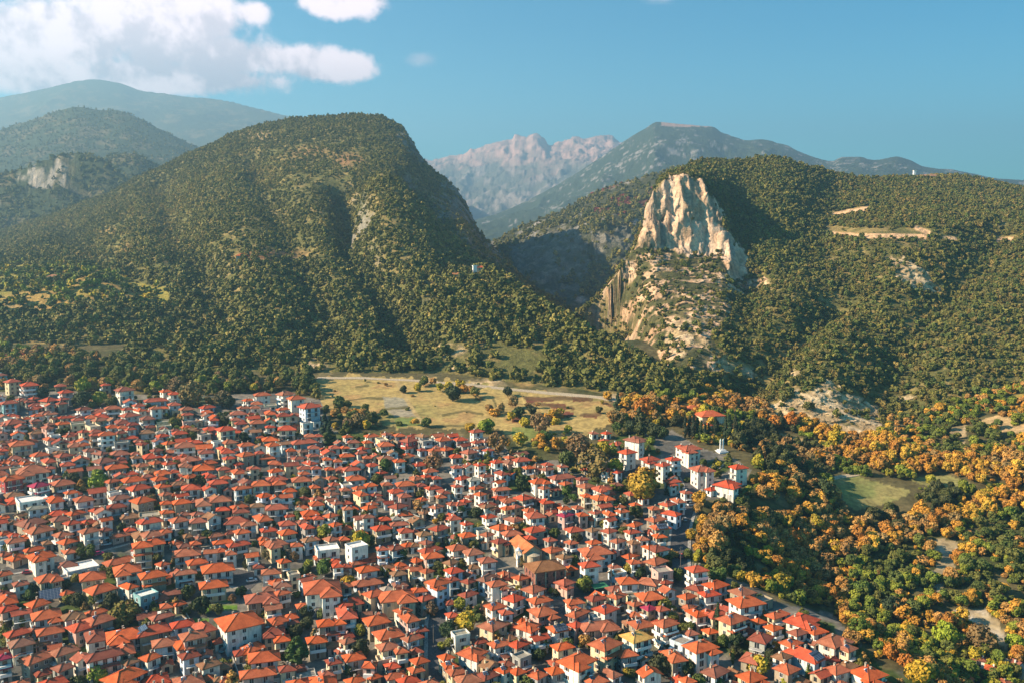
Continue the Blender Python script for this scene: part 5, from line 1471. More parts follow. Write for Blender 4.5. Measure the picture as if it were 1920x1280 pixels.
SPECIAL = {  # px, py -> (landmark name, label)
    (1193, 1187): ('the yellow-roofed house', 'three-storey white house with mustard yellow hip roof and open corner terrace'),
    (273, 1110): ('the teal building', 'low teal building with pale flat roof beside the ivy-covered mound'),
    (448, 1159): ('the long guesthouse', 'wide three-storey white guesthouse with tiers of dark balconies below an orange roof'),
    (150, 1060): ('the white flat roof', 'long cream building with white flat roof near the parked cars'),
    (60, 933): ('the white stepped block', 'white flat-roofed block with parapet terrace near the maroon building'),
    (22, 892): ('the maroon building', 'maroon three-storey block with orange roof at the very edge of town'),
    (668, 1020): ('the white cube', 'white three-storey cube building with flat roof and square windows'),
    (717, 1023): ('the narrow red-capped house', 'narrow tall pale blue house with red roof beside the white cube'),
    (1060, 960): ('the crimson-roofed house', 'pink house with crimson roof, gable end lit by the sun'),
    (267, 1017): ('the tall cream tower', 'tall four-storey cream building rising above the orange roofs near the street'),
    (580, 758): ('the white hotel', 'four-storey pale hotel with rows of balconies next to the dry meadow'),
    (285, 1175): ('the panelled red roof', 'house with red hip roof whose slope is covered with solar panels'),
    (940, 912): ('the long pink house', 'long windowless pink house with orange roof in mid town'),
    (1363, 903): ('the terraced hotel', 'white terraced building with red roofs on the edge of the wooded ravine'),
    (770, 968): ('the concrete shell', 'unfinished grey concrete house with flat slab roof in mid town'),
    (1307, 1062): ('the ravine villa', 'white three-storey house with red roof alone at the ravine edge'),
    (530, 1245): None, (1082, 1232): None,
    (863, 1185): ('the slab-roofed hut', 'small white house under a brown slab roof beside the golden tree'),
    (768, 1112): None,
    (1398, 1122): ('the big white block', 'big three-storey white house with red roof beside the cypresses'),
    (1504, 1157): ('the terrace row', 'two-storey white row house with red roof next to the orange wood'),
}


def nearest_special(h):
    for k, v in SPECIAL.items():
        if v and math.hypot(h.px - k[0], h.py - k[1]) < 9: return v
    return None


for h in HOUSES: h.p = None
onscr = [h for h in HOUSES if -20 < h.px < 1930 and h.py < 1300]
onscr.sort(key=lambda h: -h.wpx * (1.25 if h.hand else .8))
NEAR = onscr[:296]
FAR = onscr[296:]
LANDMARKS = []


def build_house(h):
    rng = random.Random(int(h.px * 7 + h.py * 131))
    p = h.p = plan(h, rng)
    big = h.n >= 3 and h.w * h.d > 110
    root = empty('apartment_building' if big else 'house', (h.x, h.y, h.z), math.radians(h.rot))
    wc = jit(WALL_RGB[h.wall], rng, .08); rc = roof_tone(h, rng)
    mb = MB(); geo_walls(mb, h, p)
    o = add_obj('wall', mb.mesh('wall', [M_WALL]), root); o.color = (*wc, 1)
    mb = MB(); rh = geo_roof(mb, h, p)
    ro = add_obj('roof', mb.mesh('roof', [M_ROOF if p.kind != 'flat' else M_WALL]), root); ro.color = (*rc, 1)
    if p.kind != 'flat':
        for i in range(rng.choice([1, 1, 2])):
            c = add_obj('chimney', CHIM, ro, (rng.uniform(-.3, .3) * p.w, rng.uniform(-.1, .35) * p.d, p.H + rh * rng.uniform(.55, .75)), rng.uniform(-.1, .1))
    Wn, Bl = openings(h, p, rng)
    v = rng.choice([0, 0, 1])
    for face, a, z, kind in Wn:
        x, y, rz = face_frame(face, p, a)
        add_obj(kind, DOOR_ME if kind == 'door' else OPEN[(kind, v)], root, (x, y, z), rz)
    bk = rng.choice([0, 1, 1])
    for face, z, bw, off in Bl:
        x, y, rz = face_frame(face, p, off)
        b = add_obj('balcony', BALC[bk], root, (x, y, z), rz); b.scale = (bw, 1, 1)
    extra = ''
    pt = PITCH_T
    if 'S' in h.f or (rng.random() < .09 and p.kind == 'hip' and h.t < 410):
        s = add_obj('solar_heater', SOLAR, root, (-p.w * .22, -p.d * .12, p.H + rh * .62), rng.uniform(-.3, .1))
        s.scale = (.68, .68, .62)
        add_obj('tank', SOLTANK, s)
        extra = ', solar heater'
    if 'P' in h.f:
        ang = math.atan(pt)
        half = min(p.w, p.d) / 2 + p.o
        side = h.roof == 'r' and h.px < 400
        for i in range(3):
            f = .28 + .24 * i
            s = add_obj('solar_panel', PV_ME, root)
            if side:
                s.location = (-(p.w / 2 + p.o) + half * f + .1, (i % 2) * .3, p.H + .2 + half * f * pt + .12); s.rotation_euler = (ang, 0, -math.pi / 2)
            else:
                s.location = (.3 * (i % 2), -(p.d / 2 + p.o) + half * f, p.H + .2 + half * f * pt + .12); s.rotation_euler = (ang, 0, 0)
            s.scale = (1, .62, 1)
        extra = ', solar panels'
    sp = nearest_special(h)
    rn = {'flat': 'flat roof' if h.roof in 'WG' else 'roof', 'gable': 'gable roof', 'hip': 'hip roof'}[p.kind]
    rname = ROOF_NAME.get(h.roof, '')
    base = f"{NUM[h.n]}-storey {WALL_NAME[h.wall]} {'block' if big else 'house'}, {(rname + ' ') if rname else ''}{rn}{extra}"
    h.obj = root
    if sp:
        LANDMARKS.append((sp[0], h.px, h.py, root))
        register(root, base, 'apartment block' if big else 'house', h.px, h.py, 'houses of the town', sp[1])
    else:
        register(root, base, 'apartment block' if big else 'house', h.px, h.py, 'houses of the town')


for h in NEAR: build_house(h)

# the remaining, more distant houses of the town read as one mass
mb = MB(); tint = []
ox = []
for h in FAR:
    rng = random.Random(int(h.px * 7 + h.py * 131))
    p = h.p = plan(h, rng)
    m1 = MB()
    geo_walls(m1, h, p, 0); nw = len(m1.v)
    geo_roof(m1, h, p, 1 if p.kind != 'flat' else 0, h.t < 575); nr = len(m1.v)
    Wn, Bl = openings(h, p, rng)
    for face, a, z, kind in Wn:
        x, y, rz = face_frame(face, p, a)
        hw, hh = (.6, .7) if kind == 'window' else (.7, 1.0)
        if face in ('front', 'wing'): m1.box(x - hw, x + hw, y - .05, y + .1, z - hh, z + hh, 2)
        elif face == 'left': m1.box(x - .05, x + .1, y - hw, y + hw, z - hh, z + hh, 2)
        else: m1.box(x - .1, x + .05, y - hw, y + hw, z - hh, z + hh, 2)
    for face, z, bw, off in Bl:
        if face == 'front': m1.box(-bw / 2, bw / 2, -p.d / 2 - 1.2, -p.d / 2 - .01, z - .15, z + (.9 if p.lw < .4 else .05), 3); m1.box(-bw / 2, bw / 2, -p.d / 2 - 1.2, -p.d / 2 - 1.15, z + .8, z + .9, 3)
        else: m1.box(-p.w / 2 - 1.2, -p.w / 2 - .01, -bw / 2, bw / 2, z - .15, z + .85, 3)
    if p.kind != 'flat':
        x, y = rng.uniform(-.3, .3) * p.w, rng.uniform(-.1, .3) * p.d
        m1.box(x - .26, x + .26, y - .26, y + .26, p.H + .3, p.H + min(p.w, p.d) / 2 * PITCH_T + .8, 0)
    wc = jit(WALL_RGB[h.wall], rng, .1); rc = roof_tone(h, rng)
    c, s = math.cos(math.radians(h.rot)), math.sin(math.radians(h.rot))
    o = len(mb.v)
    mb.v += [(h.x + x * c - y * s, h.y + x * s + y * c, h.z + z) for x, y, z in m1.v]
    mb.f += [tuple(i + o for i in f) for f in m1.f]; mb.m += m1.m
    tint += [wc] * nw + [rc if p.kind != 'flat' else jit(ROOF_RGB[h.roof], rng)] * (nr - nw) + [wc] * (len(m1.v) - nr)
me = mb.mesh('distant_houses', [M_WALL_A, M_ROOF_A, M_GLASS, M_TRIM])
at = me.attributes.new('tint', 'FLOAT_COLOR', 'POINT')
at.data.foreach_set('color', np.concatenate([np.array(tint), np.ones((len(tint), 1))], 1).astype(np.float32).ravel())
o = add_obj('distant_houses', me); o['kind'] = 'stuff'


# ---------------------------------------------------------------- streets and tracks
def path_points(pxs, hfun, step=3.0):
    p = np.array(pxs, float)
    X, Y, Z = ray_to(hfun, p[:, 0], p[:, 1], 0.0, 200, 2500, 900)
    out = []
    for i in range(len(X) - 1):
        n = max(1, int(math.hypot(X[i + 1] - X[i], Y[i + 1] - Y[i]) / step))
        for k in range(n): out.append((X[i] + (X[i + 1] - X[i]) * k / n, Y[i] + (Y[i + 1] - Y[i]) * k / n))
    out.append((X[-1], Y[-1]))
    out = np.array(out)
    for _ in range(6): out[1:-1] = (out[:-2] + 2 * out[1:-1] + out[2:]) / 4
    return out


def ribbon(name, pts, offs, lift, mat, hfun, wob=0.0):
    """strip between side offsets offs = (a, b) of a centre line, laid on the ground"""
    d = np.gradient(pts, axis=0); d /= np.linalg.norm(d, axis=1)[:, None]
    nrm = np.stack([d[:, 1], -d[:, 0]], 1)
    ks = np.linspace(offs[0], offs[1], 5)
    V = []
    for k in ks:
        w_ = k + wob * np.array([vnoise(np.array([i * .3]), np.array([k]), 3)[0] for i in range(len(pts))])
        q = pts + nrm * np.asarray(w_).reshape(-1, 1)
        V.append(np.stack([q[:, 0], q[:, 1], hfun(q[:, 0], q[:, 1]) + lift], 1))
    V = np.stack(V, 1)
    n, m = V.shape[:2]
    top = V.reshape(-1, 3); bot = top - (0, 0, .5)
    idx = np.arange(n * m).reshape(n, m)
    q = np.stack([idx[:-1, :-1], idx[:-1, 1:], idx[1:, 1:], idx[1:, :-1]], -1).reshape(-1, 4)
    o = n * m
    s1 = np.stack([idx[:-1, 0], idx[1:, 0], idx[1:, 0] + o, idx[:-1, 0] + o], -1); s2 = np.stack([idx[1:, -1], idx[:-1, -1], idx[:-1, -1] + o, idx[1:, -1] + o], -1)
    ob = add_obj(name, np_mesh(name, np.concatenate([top, bot]), quads=np.concatenate([q, s1, s2]), mats=[mat], smooth=False))
    ob['kind'] = 'structure'
    return ob


def ground_ge(X, Y):
    return np.maximum(ground_h(X, Y), ground_h(X, Y))


WIDTH = [7.0, 6.0, 5.0, 5.5, 6.5, 12.0]
for pxs, wd in zip(ROADS_PX, WIDTH):
    pts = path_points(pxs, ground_h)
    ribbon('road', pts, (-wd / 2, wd / 2), .10, M_ASPH, ground_h)
    ribbon('pavement', pts, (-wd / 2 - 1.3, -wd / 2), .22, M_CONC, ground_h)
    ribbon('pavement', pts, (wd / 2, wd / 2 + 1.3), .22, M_CONC, ground_h)
for pxs, wd, hf in [([(595, 708), (680, 709), (760, 712), (850, 719), (905, 723), (960, 731), (1060, 739), (1130, 746), (1200, 755), (1270, 770)], 4.5, terrain),
                    ([(1490, 906), (1560, 893), (1612, 887)], 4.0, ground_h), ([(1838, 1222), (1880, 1236), (1930, 1268)], 6.0, ground_h), ([(1300, 905), (1330, 884), (1352, 868)], 5.0, ground_h)]:
    ribbon('dirt_track', path_points(pxs, hf, 4.0), (-wd / 2, wd / 2), .35, M_DIRT, hf, 1.0)


def spot(px, py, off=0.0, hf=ground_h):
    X, Y, Z = ray_to(hf, px, py, off, 200, 3500, 1200)
    return float(X[0]), float(Y[0]), float(Z[0]) - off


def part(mb, name, mats, parent, col=None, smooth=False):
    o = add_obj(name, mb.mesh(name, mats, smooth), parent)
    if col: o.color = (*col, 1)
    return o


# ---------------------------------------------------------------- church and other singular buildings
def church():
    x, y, z = spot(985, 1018, 6.0)
    r = empty('church', (x, y, z), math.radians(22))
    m = MB(); m.box(-5.2, 5.2, -11, 10, -3, 6.2)
    for yy in (-11.005, 10.005): m.face([(-5.2, yy, 6.2), (5.2, yy, 6.2), (0, yy, 9.0)])
    part(m, 'nave', [M_WALL], r, (.46, .37, .25))
    m = MB(); gable(m, 0, -.5, 11.6, 22.6, 6.0, 0, 'y', True, .54); ro = part(m, 'roof', [M_ROOF], r, (.54, .17, .065))
    m = MB(); n = 8
    for i in range(n):
        a, b = math.pi * i / n + math.pi, math.pi * (i + 1) / n + math.pi
        p, q = (3.6 * math.cos(a), -11 + 3.6 * math.sin(a)), (3.6 * math.cos(b), -11 + 3.6 * math.sin(b))
        m.face([(*p, -3), (*q, -3), (*q, 5), (*p, 5)], 0); m.face([(p[0] * 1.12, -11 + (p[1] + 11) * 1.12, 5), (q[0] * 1.12, -11 + (q[1] + 11) * 1.12, 5), (0, -11, 6.6)], 1)
    o = part(m, 'apse', [M_WALL, M_ROOF], r, (.50, .40, .28))
    t = add_obj('bell_tower', None, r); t.location = (-7.0, -7.5, -3.2); t.scale = (.9, .9, .9)
    m = MB(); m.box(-1.1, 1.1, -1.1, 1.1, -2, 8.5, 0); m.box(-1.3, 1.3, -1.3, 1.3, 8.5, 8.8, 0)
    for sx in (-1, 1):
        for sy in (-1, 1): m.box(sx * 1.2 - .25, sx * 1.2 + .25, sy * 1.2 - .25, sy * 1.2 + .25, 8.8, 11.2, 0)
    m.box(-1.5, 1.5, -1.5, 1.5, 11.2, 11.5, 0)
    part(m, 'tower_shaft', [M_TRIM], t)
    m = MB()
    for i in range(10):
        a, b = 2 * math.pi * i / 10, 2 * math.pi * (i + 1) / 10
        pr = [(1.3, 11.5), (1.15, 12.2), (.7, 12.8), (0, 13.1)]
        for (r0, z0), (r1, z1) in zip(pr, pr[1:]): m.face([(r0 * math.cos(a), r0 * math.sin(a), z0), (r0 * math.cos(b), r0 * math.sin(b), z0), (r1 * math.cos(b), r1 * math.sin(b), z1), (r1 * math.cos(a), r1 * math.sin(a), z1)])
    m.bar((0, 0, 13), (0, 0, 14.4), .06); m.bar((-.35, 0, 13.9), (.35, 0, 13.9), .06)
    part(m, 'cupola', [M_TANK], t)
    for yy in (-6, -1, 4):
        add_obj('window', OPEN[('window', 0)], r, (-5.2, yy, 3.6), -math.pi / 2); add_obj('window', OPEN[('window', 0)], r, (5.2, yy, 3.6), math.pi / 2)
    register(r, '', 'church', 985, 1012, None, 'stone church with brown gable roof, rounded apse and slim white bell tower')
    r.scale = (.74, .72, .8)
    LANDMARKS.append(('the church', 985, 1012, r))


def ruin():
    x, y, z = spot(1022, 1052, 10.0)
    r = empty('ruined_mansion', (x, y, z), math.radians(22))
    m = MB(); m.box(-7.5, 7.5, -6, 6, -3, 10.2)
    part(m, 'wall', [M_BRICK], r)
    m = MB(); hip(m, 0, 0, 16.4, 13.4, 10.1, 0, True, .42); part(m, 'roof', [M_ROOF], r, (.27, .115, .05))
    for s in range(3):
        for i in range(4):
            if (s, i) in ((1, 2), (2, 0)): continue
            m = MB(); m.box(-.55, .55, -.05, .06, -.95, .95, 0); add_obj('window_hole', m.mesh('window_hole', [M_DARK]), r, (-5.4 + i * 3.6, -6, 1.8 + s * 3.2))
        for i in range(3):
            m = MB(); m.box(-.55, .55, -.05, .06, -.95, .95, 0); add_obj('window_hole', m.mesh('window_hole', [M_DARK]), r, (-7.5, -3.6 + i * 3.6, 1.8 + s * 3.2), -math.pi / 2)
    for xx in (-7.2, -2.4, 2.4, 7.2):
        m = MB(); m.box(-.28, .28, -.16, .16, -3, 10); add_obj('pilaster', m.mesh('pilaster', [M_STONE]), r, (xx, -6.12, 0))
    register(r, '', 'ruin', 1022, 1052, None, 'derelict three-storey brick mansion with rusty sagging roof and empty windows')
    r.scale = (.84, .84, .8)
    LANDMARKS.append(('the ruined mansion', 1022, 1052, r))


church(); ruin()


def canopy(px, py, w, d, hgt, rot, roofmat, name, label, tilt=0.0, cat='canopy'):
    x, y, z = spot(px, py, hgt)
    r = empty(name, (x, y, z), math.radians(rot))
    m = MB(); m.box(-w / 2, w / 2, -d / 2, d / 2, -.08, .08)
    o = part(m, 'panel', [roofmat], r); o.location = (0, 0, hgt); o.rotation_euler = (tilt, 0, 0)
    for sx in (-1, 1):
        for sy in (-1, 1):
            m = MB(); m.box(-.1, .1, -.1, .1, -1.5, hgt + sy * math.tan(tilt) * d * .45 - .05)
            add_obj('post', m.mesh('post', [M_RAIL]), r, (sx * (w / 2 - .2), sy * (d / 2 - .2), 0))
    register(r, '', cat, px, py, None, label)
    return r


canopy(95, 1113, 7.5, 5.5, 3.6, 30, M_PANEL, 'solar_canopy', 'slanted grey glass-panelled canopy above a dark yard', .42)
canopy(1373, 925, 5, 3.4, 2.8, 20, M_TRIM, 'white_canopy', 'small white flat canopy on posts in the garden of the terraced hotel')
canopy(1124, 1097, 6, 4.5, 2.6, 21, M_GREEN, 'green_awning', 'bright green flat awning beside the big rounded olive tree')


def hut(px, py, w, d, n, wall, roof, name, label, cat, tower=0, rot=15):
    x, y, z = spot(px, py, 2.0, terrain)
    r = empty(name, (x, y, z), math.radians(rot))
    m = MB(); m.box(-w / 2, w / 2, -d / 2, d / 2, -5, n * 3.0); part(m, 'wall', [M_WALL], r, wall)
    m = MB(); hip(m, 0, 0, w + 1.4, d + 1.4, n * 3.0 - .05, 0, False); part(m, 'roof', [M_ROOF], r, roof)
    for i in range(max(2, int(w / 3.5))): add_obj('window', OPEN[('window', 0)], r, (-w / 2 + w * (i + .5) / max(2, int(w / 3.5)), -d / 2, 1.7))
    if tower:
        m = MB(); m.box(-1.8, 1.8, -1.8, 1.8, -4, tower); m.box(-2.1, 2.1, -2.1, 2.1, tower, tower + .5); o = part(m, 'tower', [M_TRIM], r); o.location = (-w / 2 - 2.2, 0, 0)
    register(r, '', cat, px, py, None, label)


hut(455, 482, 12, 8, 1, (.5, .4, .28), (.56, .14, .05), 'villa', 'red-roofed villa alone halfway up the forested left mountain', 'villa')
hut(901, 504, 6, 5, 1, (.56, .42, .3), (.56, .12, .05), 'chapel', 'little pale chapel with red roof on top of the wooded spur', 'chapel', 4.5)
hut(855, 517, 9, 6, 1, (.6, .45, .3), (.5, .2, .08), 'chapel_annex', 'low brown-roofed hut on the spur just left of the chapel', 'hut')
hut(101, 527, 10, 7, 2, (.66, .58, .46), (.45, .2, .1), 'farmhouse', 'pale farmhouse among yellowing terraces low on the left mountain', 'farmhouse')
hut(1745, 332, 46, 9, 1, (.42, .3, .24), (.40, .2, .12), 'ridge_lodge', 'long low building with white tower on the skyline ridge', 'lodge', 11, 4)
hut(1330, 790, 14, 10, 2, (.66, .55, .4), (.56, .12, .05), 'villa', 'red-roofed villa half hidden behind the row of tall cypresses', 'villa')
hut(1298, 768, 9, 7, 1, (.6, .5, .38), (.52, .13, .05), 'cottage', 'small red cottage among yellow trees at the gorge mouth', 'cottage')
hut(28, 667, 13, 8, 1, (.68, .62, .56), (.56, .12, .06), 'cottage', 'small pale cottage on the dry terrace behind the town', 'cottage')


def monument():
    x, y, z = spot(1353, 846)
    r = empty('monument', (x, y, z), .3)
    m = MB(); m.box(-2.6, 2.6, -2.6, 2.6, -1, .5); m.box(-1.8, 1.8, -1.8, 1.8, .5, 1.2); part(m, 'base', [M_TRIM], r)
    m = MB()
    for sx in (-.8, .8):
        m.box(sx - .3, sx + .3, -.3, .3, 1.2, 6.2)
        for a, b in (((-.3, -.3), (.3, -.3)), ((.3, -.3), (.3, .3)), ((.3, .3), (-.3, .3)), ((-.3, .3), (-.3, -.3))): m.face([(sx + a[0], a[1], 6.21), (sx + b[0], b[1], 6.21), (sx, 0, 7.2)])
    part(m, 'shaft', [M_TRIM], r)
    register(r, '', 'monument', 1353, 840, None, 'slender white twin-shaft monument in front of the cypresses')


monument()


def wall_run(pxs, hgt, label, mat):
    p = path_points(pxs, ground_h, 2.0)
    d = np.gradient(p, axis=0); d /= np.linalg.norm(d, axis=1)[:, None]
    nrm = np.stack([d[:, 1], -d[:, 0]], 1) * .16
    g = ground_h(p[:, 0], p[:, 1])
    a, b = p + nrm, p - nrm
    V = np.concatenate([np.column_stack([a, g - 1]), np.column_stack([a, g + hgt]), np.column_stack([b, g + hgt]), np.column_stack([b, g - 1])])
    n = len(p); i = np.arange(n - 1)
    Q = np.concatenate([np.stack([i + k * n, i + 1 + k * n, i + 1 + (k + 1) * n, i + (k + 1) * n], 1) for k in range(3)])
    o = add_obj('garden_wall', np_mesh('garden_wall', V, quads=Q, mats=[mat]))
    m_ = np.array(pxs).mean(axis=0)
    register(o, '', 'wall', m_[0], m_[1], None, label)


wall_run([(427, 1212), (432, 1230), (442, 1252), (449, 1275)], 1.6, 'grey retaining wall along the lane in front of the long guesthouse', M_CONC)
wall_run([(345, 1148), (353, 1160), (362, 1178), (372, 1192)], 1.5, 'pale stone wall stepping down beside the grassy plot', M_STONE)
wall_run([(1352, 928), (1368, 938), (1388, 943), (1404, 934)], 1.4, 'white curved wall at the foot of the terraced hotel garden', M_TRIM)
wall_run([(103, 982), (118, 993), (132, 998), (146, 993)], 1.2, 'pale low wall round the yard with the small yellow tree', M_TRIM)


# ---------------------------------------------------------------- cars and poles
def car_parts():
    m = MB()
    sec = [(-2.05, .35, .62, .72), (-1.95, .3, .80, .84), (-1.0, .28, .9, .88), (.9, .28, .92, .88), (1.85, .3, .82, .84), (2.05, .36, .6, .72)]
    for (x0, a0, b0, w0), (x1, a1, b1, w1) in zip(sec, sec[1:]):
        p = [(x0, -w0, a0), (x0, w0, a0), (x0, w0, b0), (x0, -w0, b0)]; q = [(x1, -w1, a1), (x1, w1, a1), (x1, w1, b1), (x1, -w1, b1)]
        for i in range(4):
            j = (i + 1) % 4; m.face([p[i], q[i], q[j], p[j]])
    m.face([(-2.05, .72, .35), (-2.05, -.72, .35), (-2.05, -.72, .62), (-2.05, .72, .62)][::-1]); m.face([(2.05, .72, .36), (2.05, -.72, .36), (2.05, -.72, .6), (2.05, .72, .6)])
    m.face([(-.95, -.62, 1.44), (.45, -.62, 1.44), (.45, .62, 1.44), (-.95, .62, 1.44)])
    body = m.mesh('body', [M_PAINT])
    m = MB()
    lo = [(-1.7, -.82, .88), (1.15, -.82, .9), (1.15, .82, .9), (-1.7, .82, .88)]; hi = [(-.95, -.62, 1.43), (.45, -.62, 1.43), (.45, .62, 1.43), (-.95, .62, 1.43)]
    for i in range(4): m.face([lo[i], lo[(i + 1) % 4], hi[(i + 1) % 4], hi[i]])
    glass = m.mesh('windows', [M_GLASS])
    m = MB(); m.bar((0, -.11, 0), (0, .11, 0), .32, 0, 12); m.bar((0, -.125, 0), (0, .125, 0), .17, 1, 10)
    wheel = m.mesh('wheel', [M_DARK, M_TANK])
    m = MB(); m.box(-.05, .05, -.16, .16, -.07, .07); lamp = m.mesh('headlight', [M_TRIM])
    return body, glass, wheel, lamp


CAR = car_parts()
for px, py, col, rot, lab in [(199, 1018, (.55, .66, .68), 25, 'pale blue-grey car parked at the corner by the white three-storey house'), (185, 1036, (.55, .03, .16), 40, 'magenta-red car parked alone on the shaded square'),
                              (52, 1071, (.42, .05, .06), 20, 'dark red car parked on the lane at the left'), (419, 1216, (.10, .26, .28), 80, 'dark teal car parked in the lane below the long guesthouse'),
                              (566, 1252, (.75, .75, .75), 30, 'white car parked under the large dark pine'), (1264, 971, (.72, .73, .75), 85, 'white car parked at the kerb of the ravine road'),
                              (1296, 944, (.78, .78, .78), 20, 'white car where the ravine road bends away'), (1241, 1214, (.25, .36, .38), 70, 'grey-teal car in the garden behind the yellow-roofed house'),
                              (1284, 972, (.3, .3, .32), 85, 'dark grey car further out on the ravine road'), (1276, 1040, (.6, .1, .08), 88, 'red car driving down the shaded ravine road'), (592, 955, (.2, .3, .5), 20, 'small blue car parked between the roofs in mid town'),
                              (275, 955, (.7, .7, .68), 15, 'cream car on the sunny lane behind the orange roofs'), (472, 1086, (.66, .66, .66), 25, 'silver car parked on the open asphalt yard')]:
    x, y, z = spot(px, py, .8)
    z = float(ground_h(np.array([x]), np.array([y]))[0]) + .12
    r = empty('parked_car', (x, y, z), math.radians(rot))
    b = add_obj('body', CAR[0], r); b.color = (*col, 1)
    add_obj('windows', CAR[1], r)
    for sx in (-1.25, 1.25):
        for sy in (-.78, .78): add_obj('wheel', CAR[2], r, (sx, sy, .32))
    for sy in (-.55, .55): add_obj('headlight', CAR[3], r, (2.03, sy, .58))
    register(r, '', 'car', px, py, 'cars in the streets', lab)
for px, py, lab in [(71, 1255, 'tall thin utility pole in front of the double orange roof'), (425, 1208, 'slim pole at the corner of the long guesthouse'), (1031, 862 + 195, 'thin pole in front of the ruined mansion'), (813, 1215, 'street lamp pole beside the shaded central street'),
                    (1312, 1180, 'thin pole in the dark garden near the cypresses'), (1146, 1100, 'pole beside the green awning'), (1282, 985, 'lamp pole at the outer kerb of the ravine road'), (1276, 1062, 'lamp pole low on the ravine road'), (1225, 1250, 'pole near the dark round tree by the gable house')]:
    x, y, z = spot(px, py)
    r = empty('utility_pole', (x, y, z), math.radians(25))
    m = MB(); m.bar((0, 0, -.5), (0, 0, 8.4), .12, 0, 6); part(m, 'pole', [M_WOOD], r)
    m = MB(); m.box(-.8, .8, -.06, .06, 7.7, 7.85)
    for xx in (-.65, 0, .65): m.box(xx - .04, xx + .04, -.04, .04, 7.85, 8.05)
    part(m, 'crossarm', [M_RAIL], r)
    register(r, '', 'pole', px, py, 'poles along the streets', lab)

# ---------------------------------------------------------------- trees one can tell apart
TREE_RGB = {'d': (.048, .062, .022), 'g': (.085, .11, .026), 'l': (.24, .25, .03), 'y': (.42, .30, .03), 'o': (.42, .18, .026), 'b': (.20, .125, .055), 'u': (.16, .03, .05), 'p': (.030, .045, .020), 'q': (.13, .16, .03), 'c': (.030, .048, .026),
            'D': (.055, .085, .024), 'R': (.21, .18, .03), 'Y': (.44, .29, .03), 'O': (.40, .21, .035), 'B': (.22, .13, .05), 'I': (.16, .14, .035)}
TREE_WORD = {'d': 'dark evergreen tree', 'g': 'mid-green bushy tree', 'l': 'lime-green tree', 'y': 'yellow autumn tree', 'o': 'orange autumn tree', 'b': 'brown thinning tree', 'u': 'purple-leaved tree', 'p': 'dark column-shaped cypress', 'q': 'pale green slender cypress', 'c': 'dark pointed conifer'}
TREE_SPECIAL = {'D': ('the large dark pine', 'very broad dark green tree, largest crown among the lower roofs'), 'R': ('the rounded olive tree', 'big smooth rounded olive-yellow tree beside the green awning'),
                'O': ('the copper plane tree', 'huge copper-orange plane tree at the upper edge of town'), 'I': ('the ivy mound', 'wide low mass of olive ivy covering a dark wall')}
CR = {k: [crown_mesh('crown', k, 300 + 10 * i + j, nq, lf, LEAF_OBJ, nl, cr) for j in range(nvar)] for i, (k, nq, lf, nl, cr, nvar) in enumerate([('round', 700, .11, 17, .74, 5), ('cone', 420, .13, 13, .8, 2), ('column', 380, .16, 13, .85, 2), ('shrub', 500, .11, 13, .72, 2), ('pine', 520, .12, 13, .78, 2)])}
CR['thin'] = [crown_mesh('crown', 'round', 390 + j, 520, .085, LEAF_OBJ, 22, .42) for j in range(3)]
TR = {'round': [trunk_mesh('trunk', 1 + j, 1.15, .085, 5) for j in range(2)], 'cone': [trunk_mesh('trunk', 5, 2.8, .07, 0)], 'column': [trunk_mesh('trunk', 6, 4.5, .09, 0)], 'shrub': [trunk_mesh('trunk', 7, .5, .07, 3, .35)], 'pine': [trunk_mesh('trunk', 8, 1.9, .08, 3, .4)]}
TR['thin'] = TR['round']
TRNG = random.Random(77)


def make_tree(x, y, z, R, kind, rgb, sz=1.0):
    nm = {'round': 'broadleaf_tree', 'thin': 'broadleaf_tree', 'cone': 'conifer_tree', 'pine': 'conifer_tree', 'column': 'cypress_tree', 'shrub': 'shrub'}[kind]
    r = empty(nm, (x, y, z), TRNG.uniform(0, 6.28))
    r.scale = (R, R, R * sz)
    c = add_obj('crown', TRNG.choice(CR[kind]), r); c.color = (*rgb, 1)
    add_obj('trunk', TRNG.choice(TR[kind]), r)
    return r


for (tx, ty), txt in TREE_TILES.items():
    for ent in txt.split(';'):
        u, v, wd, k = ent.split()
        px, py, wp = tx + float(u) / 6, ty + float(v) / 6, float(wd) / 6
        kind = {'p': 'column', 'q': 'column', 'c': 'cone', 'b': 'thin', 'B': 'thin', 'I': 'shrub', 'D': 'pine'}.get(k, 'round')
        x, y, z = spot(px, py, 3.0, terrain)
        R = wp * y / .99 / FPX / 2 * 1.08
        hc = {'column': 3.0, 'cone': 1.7, 'shrub': .7, 'pine': 1.3}.get(kind, 1.45)
        x, y, z = spot(px, py, hc * R, terrain)
        R = wp * y / .99 / FPX / 2 * 1.08
        rgb = tuple(c * TRNG.uniform(.85, 1.18) for c in TREE_RGB[k])
        o = make_tree(x, y, z - (.42 * R if kind in ('round', 'thin') else .2), R, kind, rgb, TRNG.uniform(.88, 1.1) * (1.35 if k == 'p' else 1))
        if k in TREE_SPECIAL:
            LANDMARKS.append((TREE_SPECIAL[k][0], px, py, o)); register(o, '', 'tree', px, py, 'trees of the town and valley', TREE_SPECIAL[k][1])
        else:
            lk = {'D': 'd', 'Y': 'y', 'B': 'b'}.get(k, k)
            w_ = TREE_WORD[lk]
            if wp > 34: w_ = 'large ' + w_
            elif wp < 15: w_ = 'small ' + w_
            register(o, w_, 'tree', px, py, 'trees of the town and valley')
n_hand = sum(1 for t in THINGS if t[2] == 'tree')

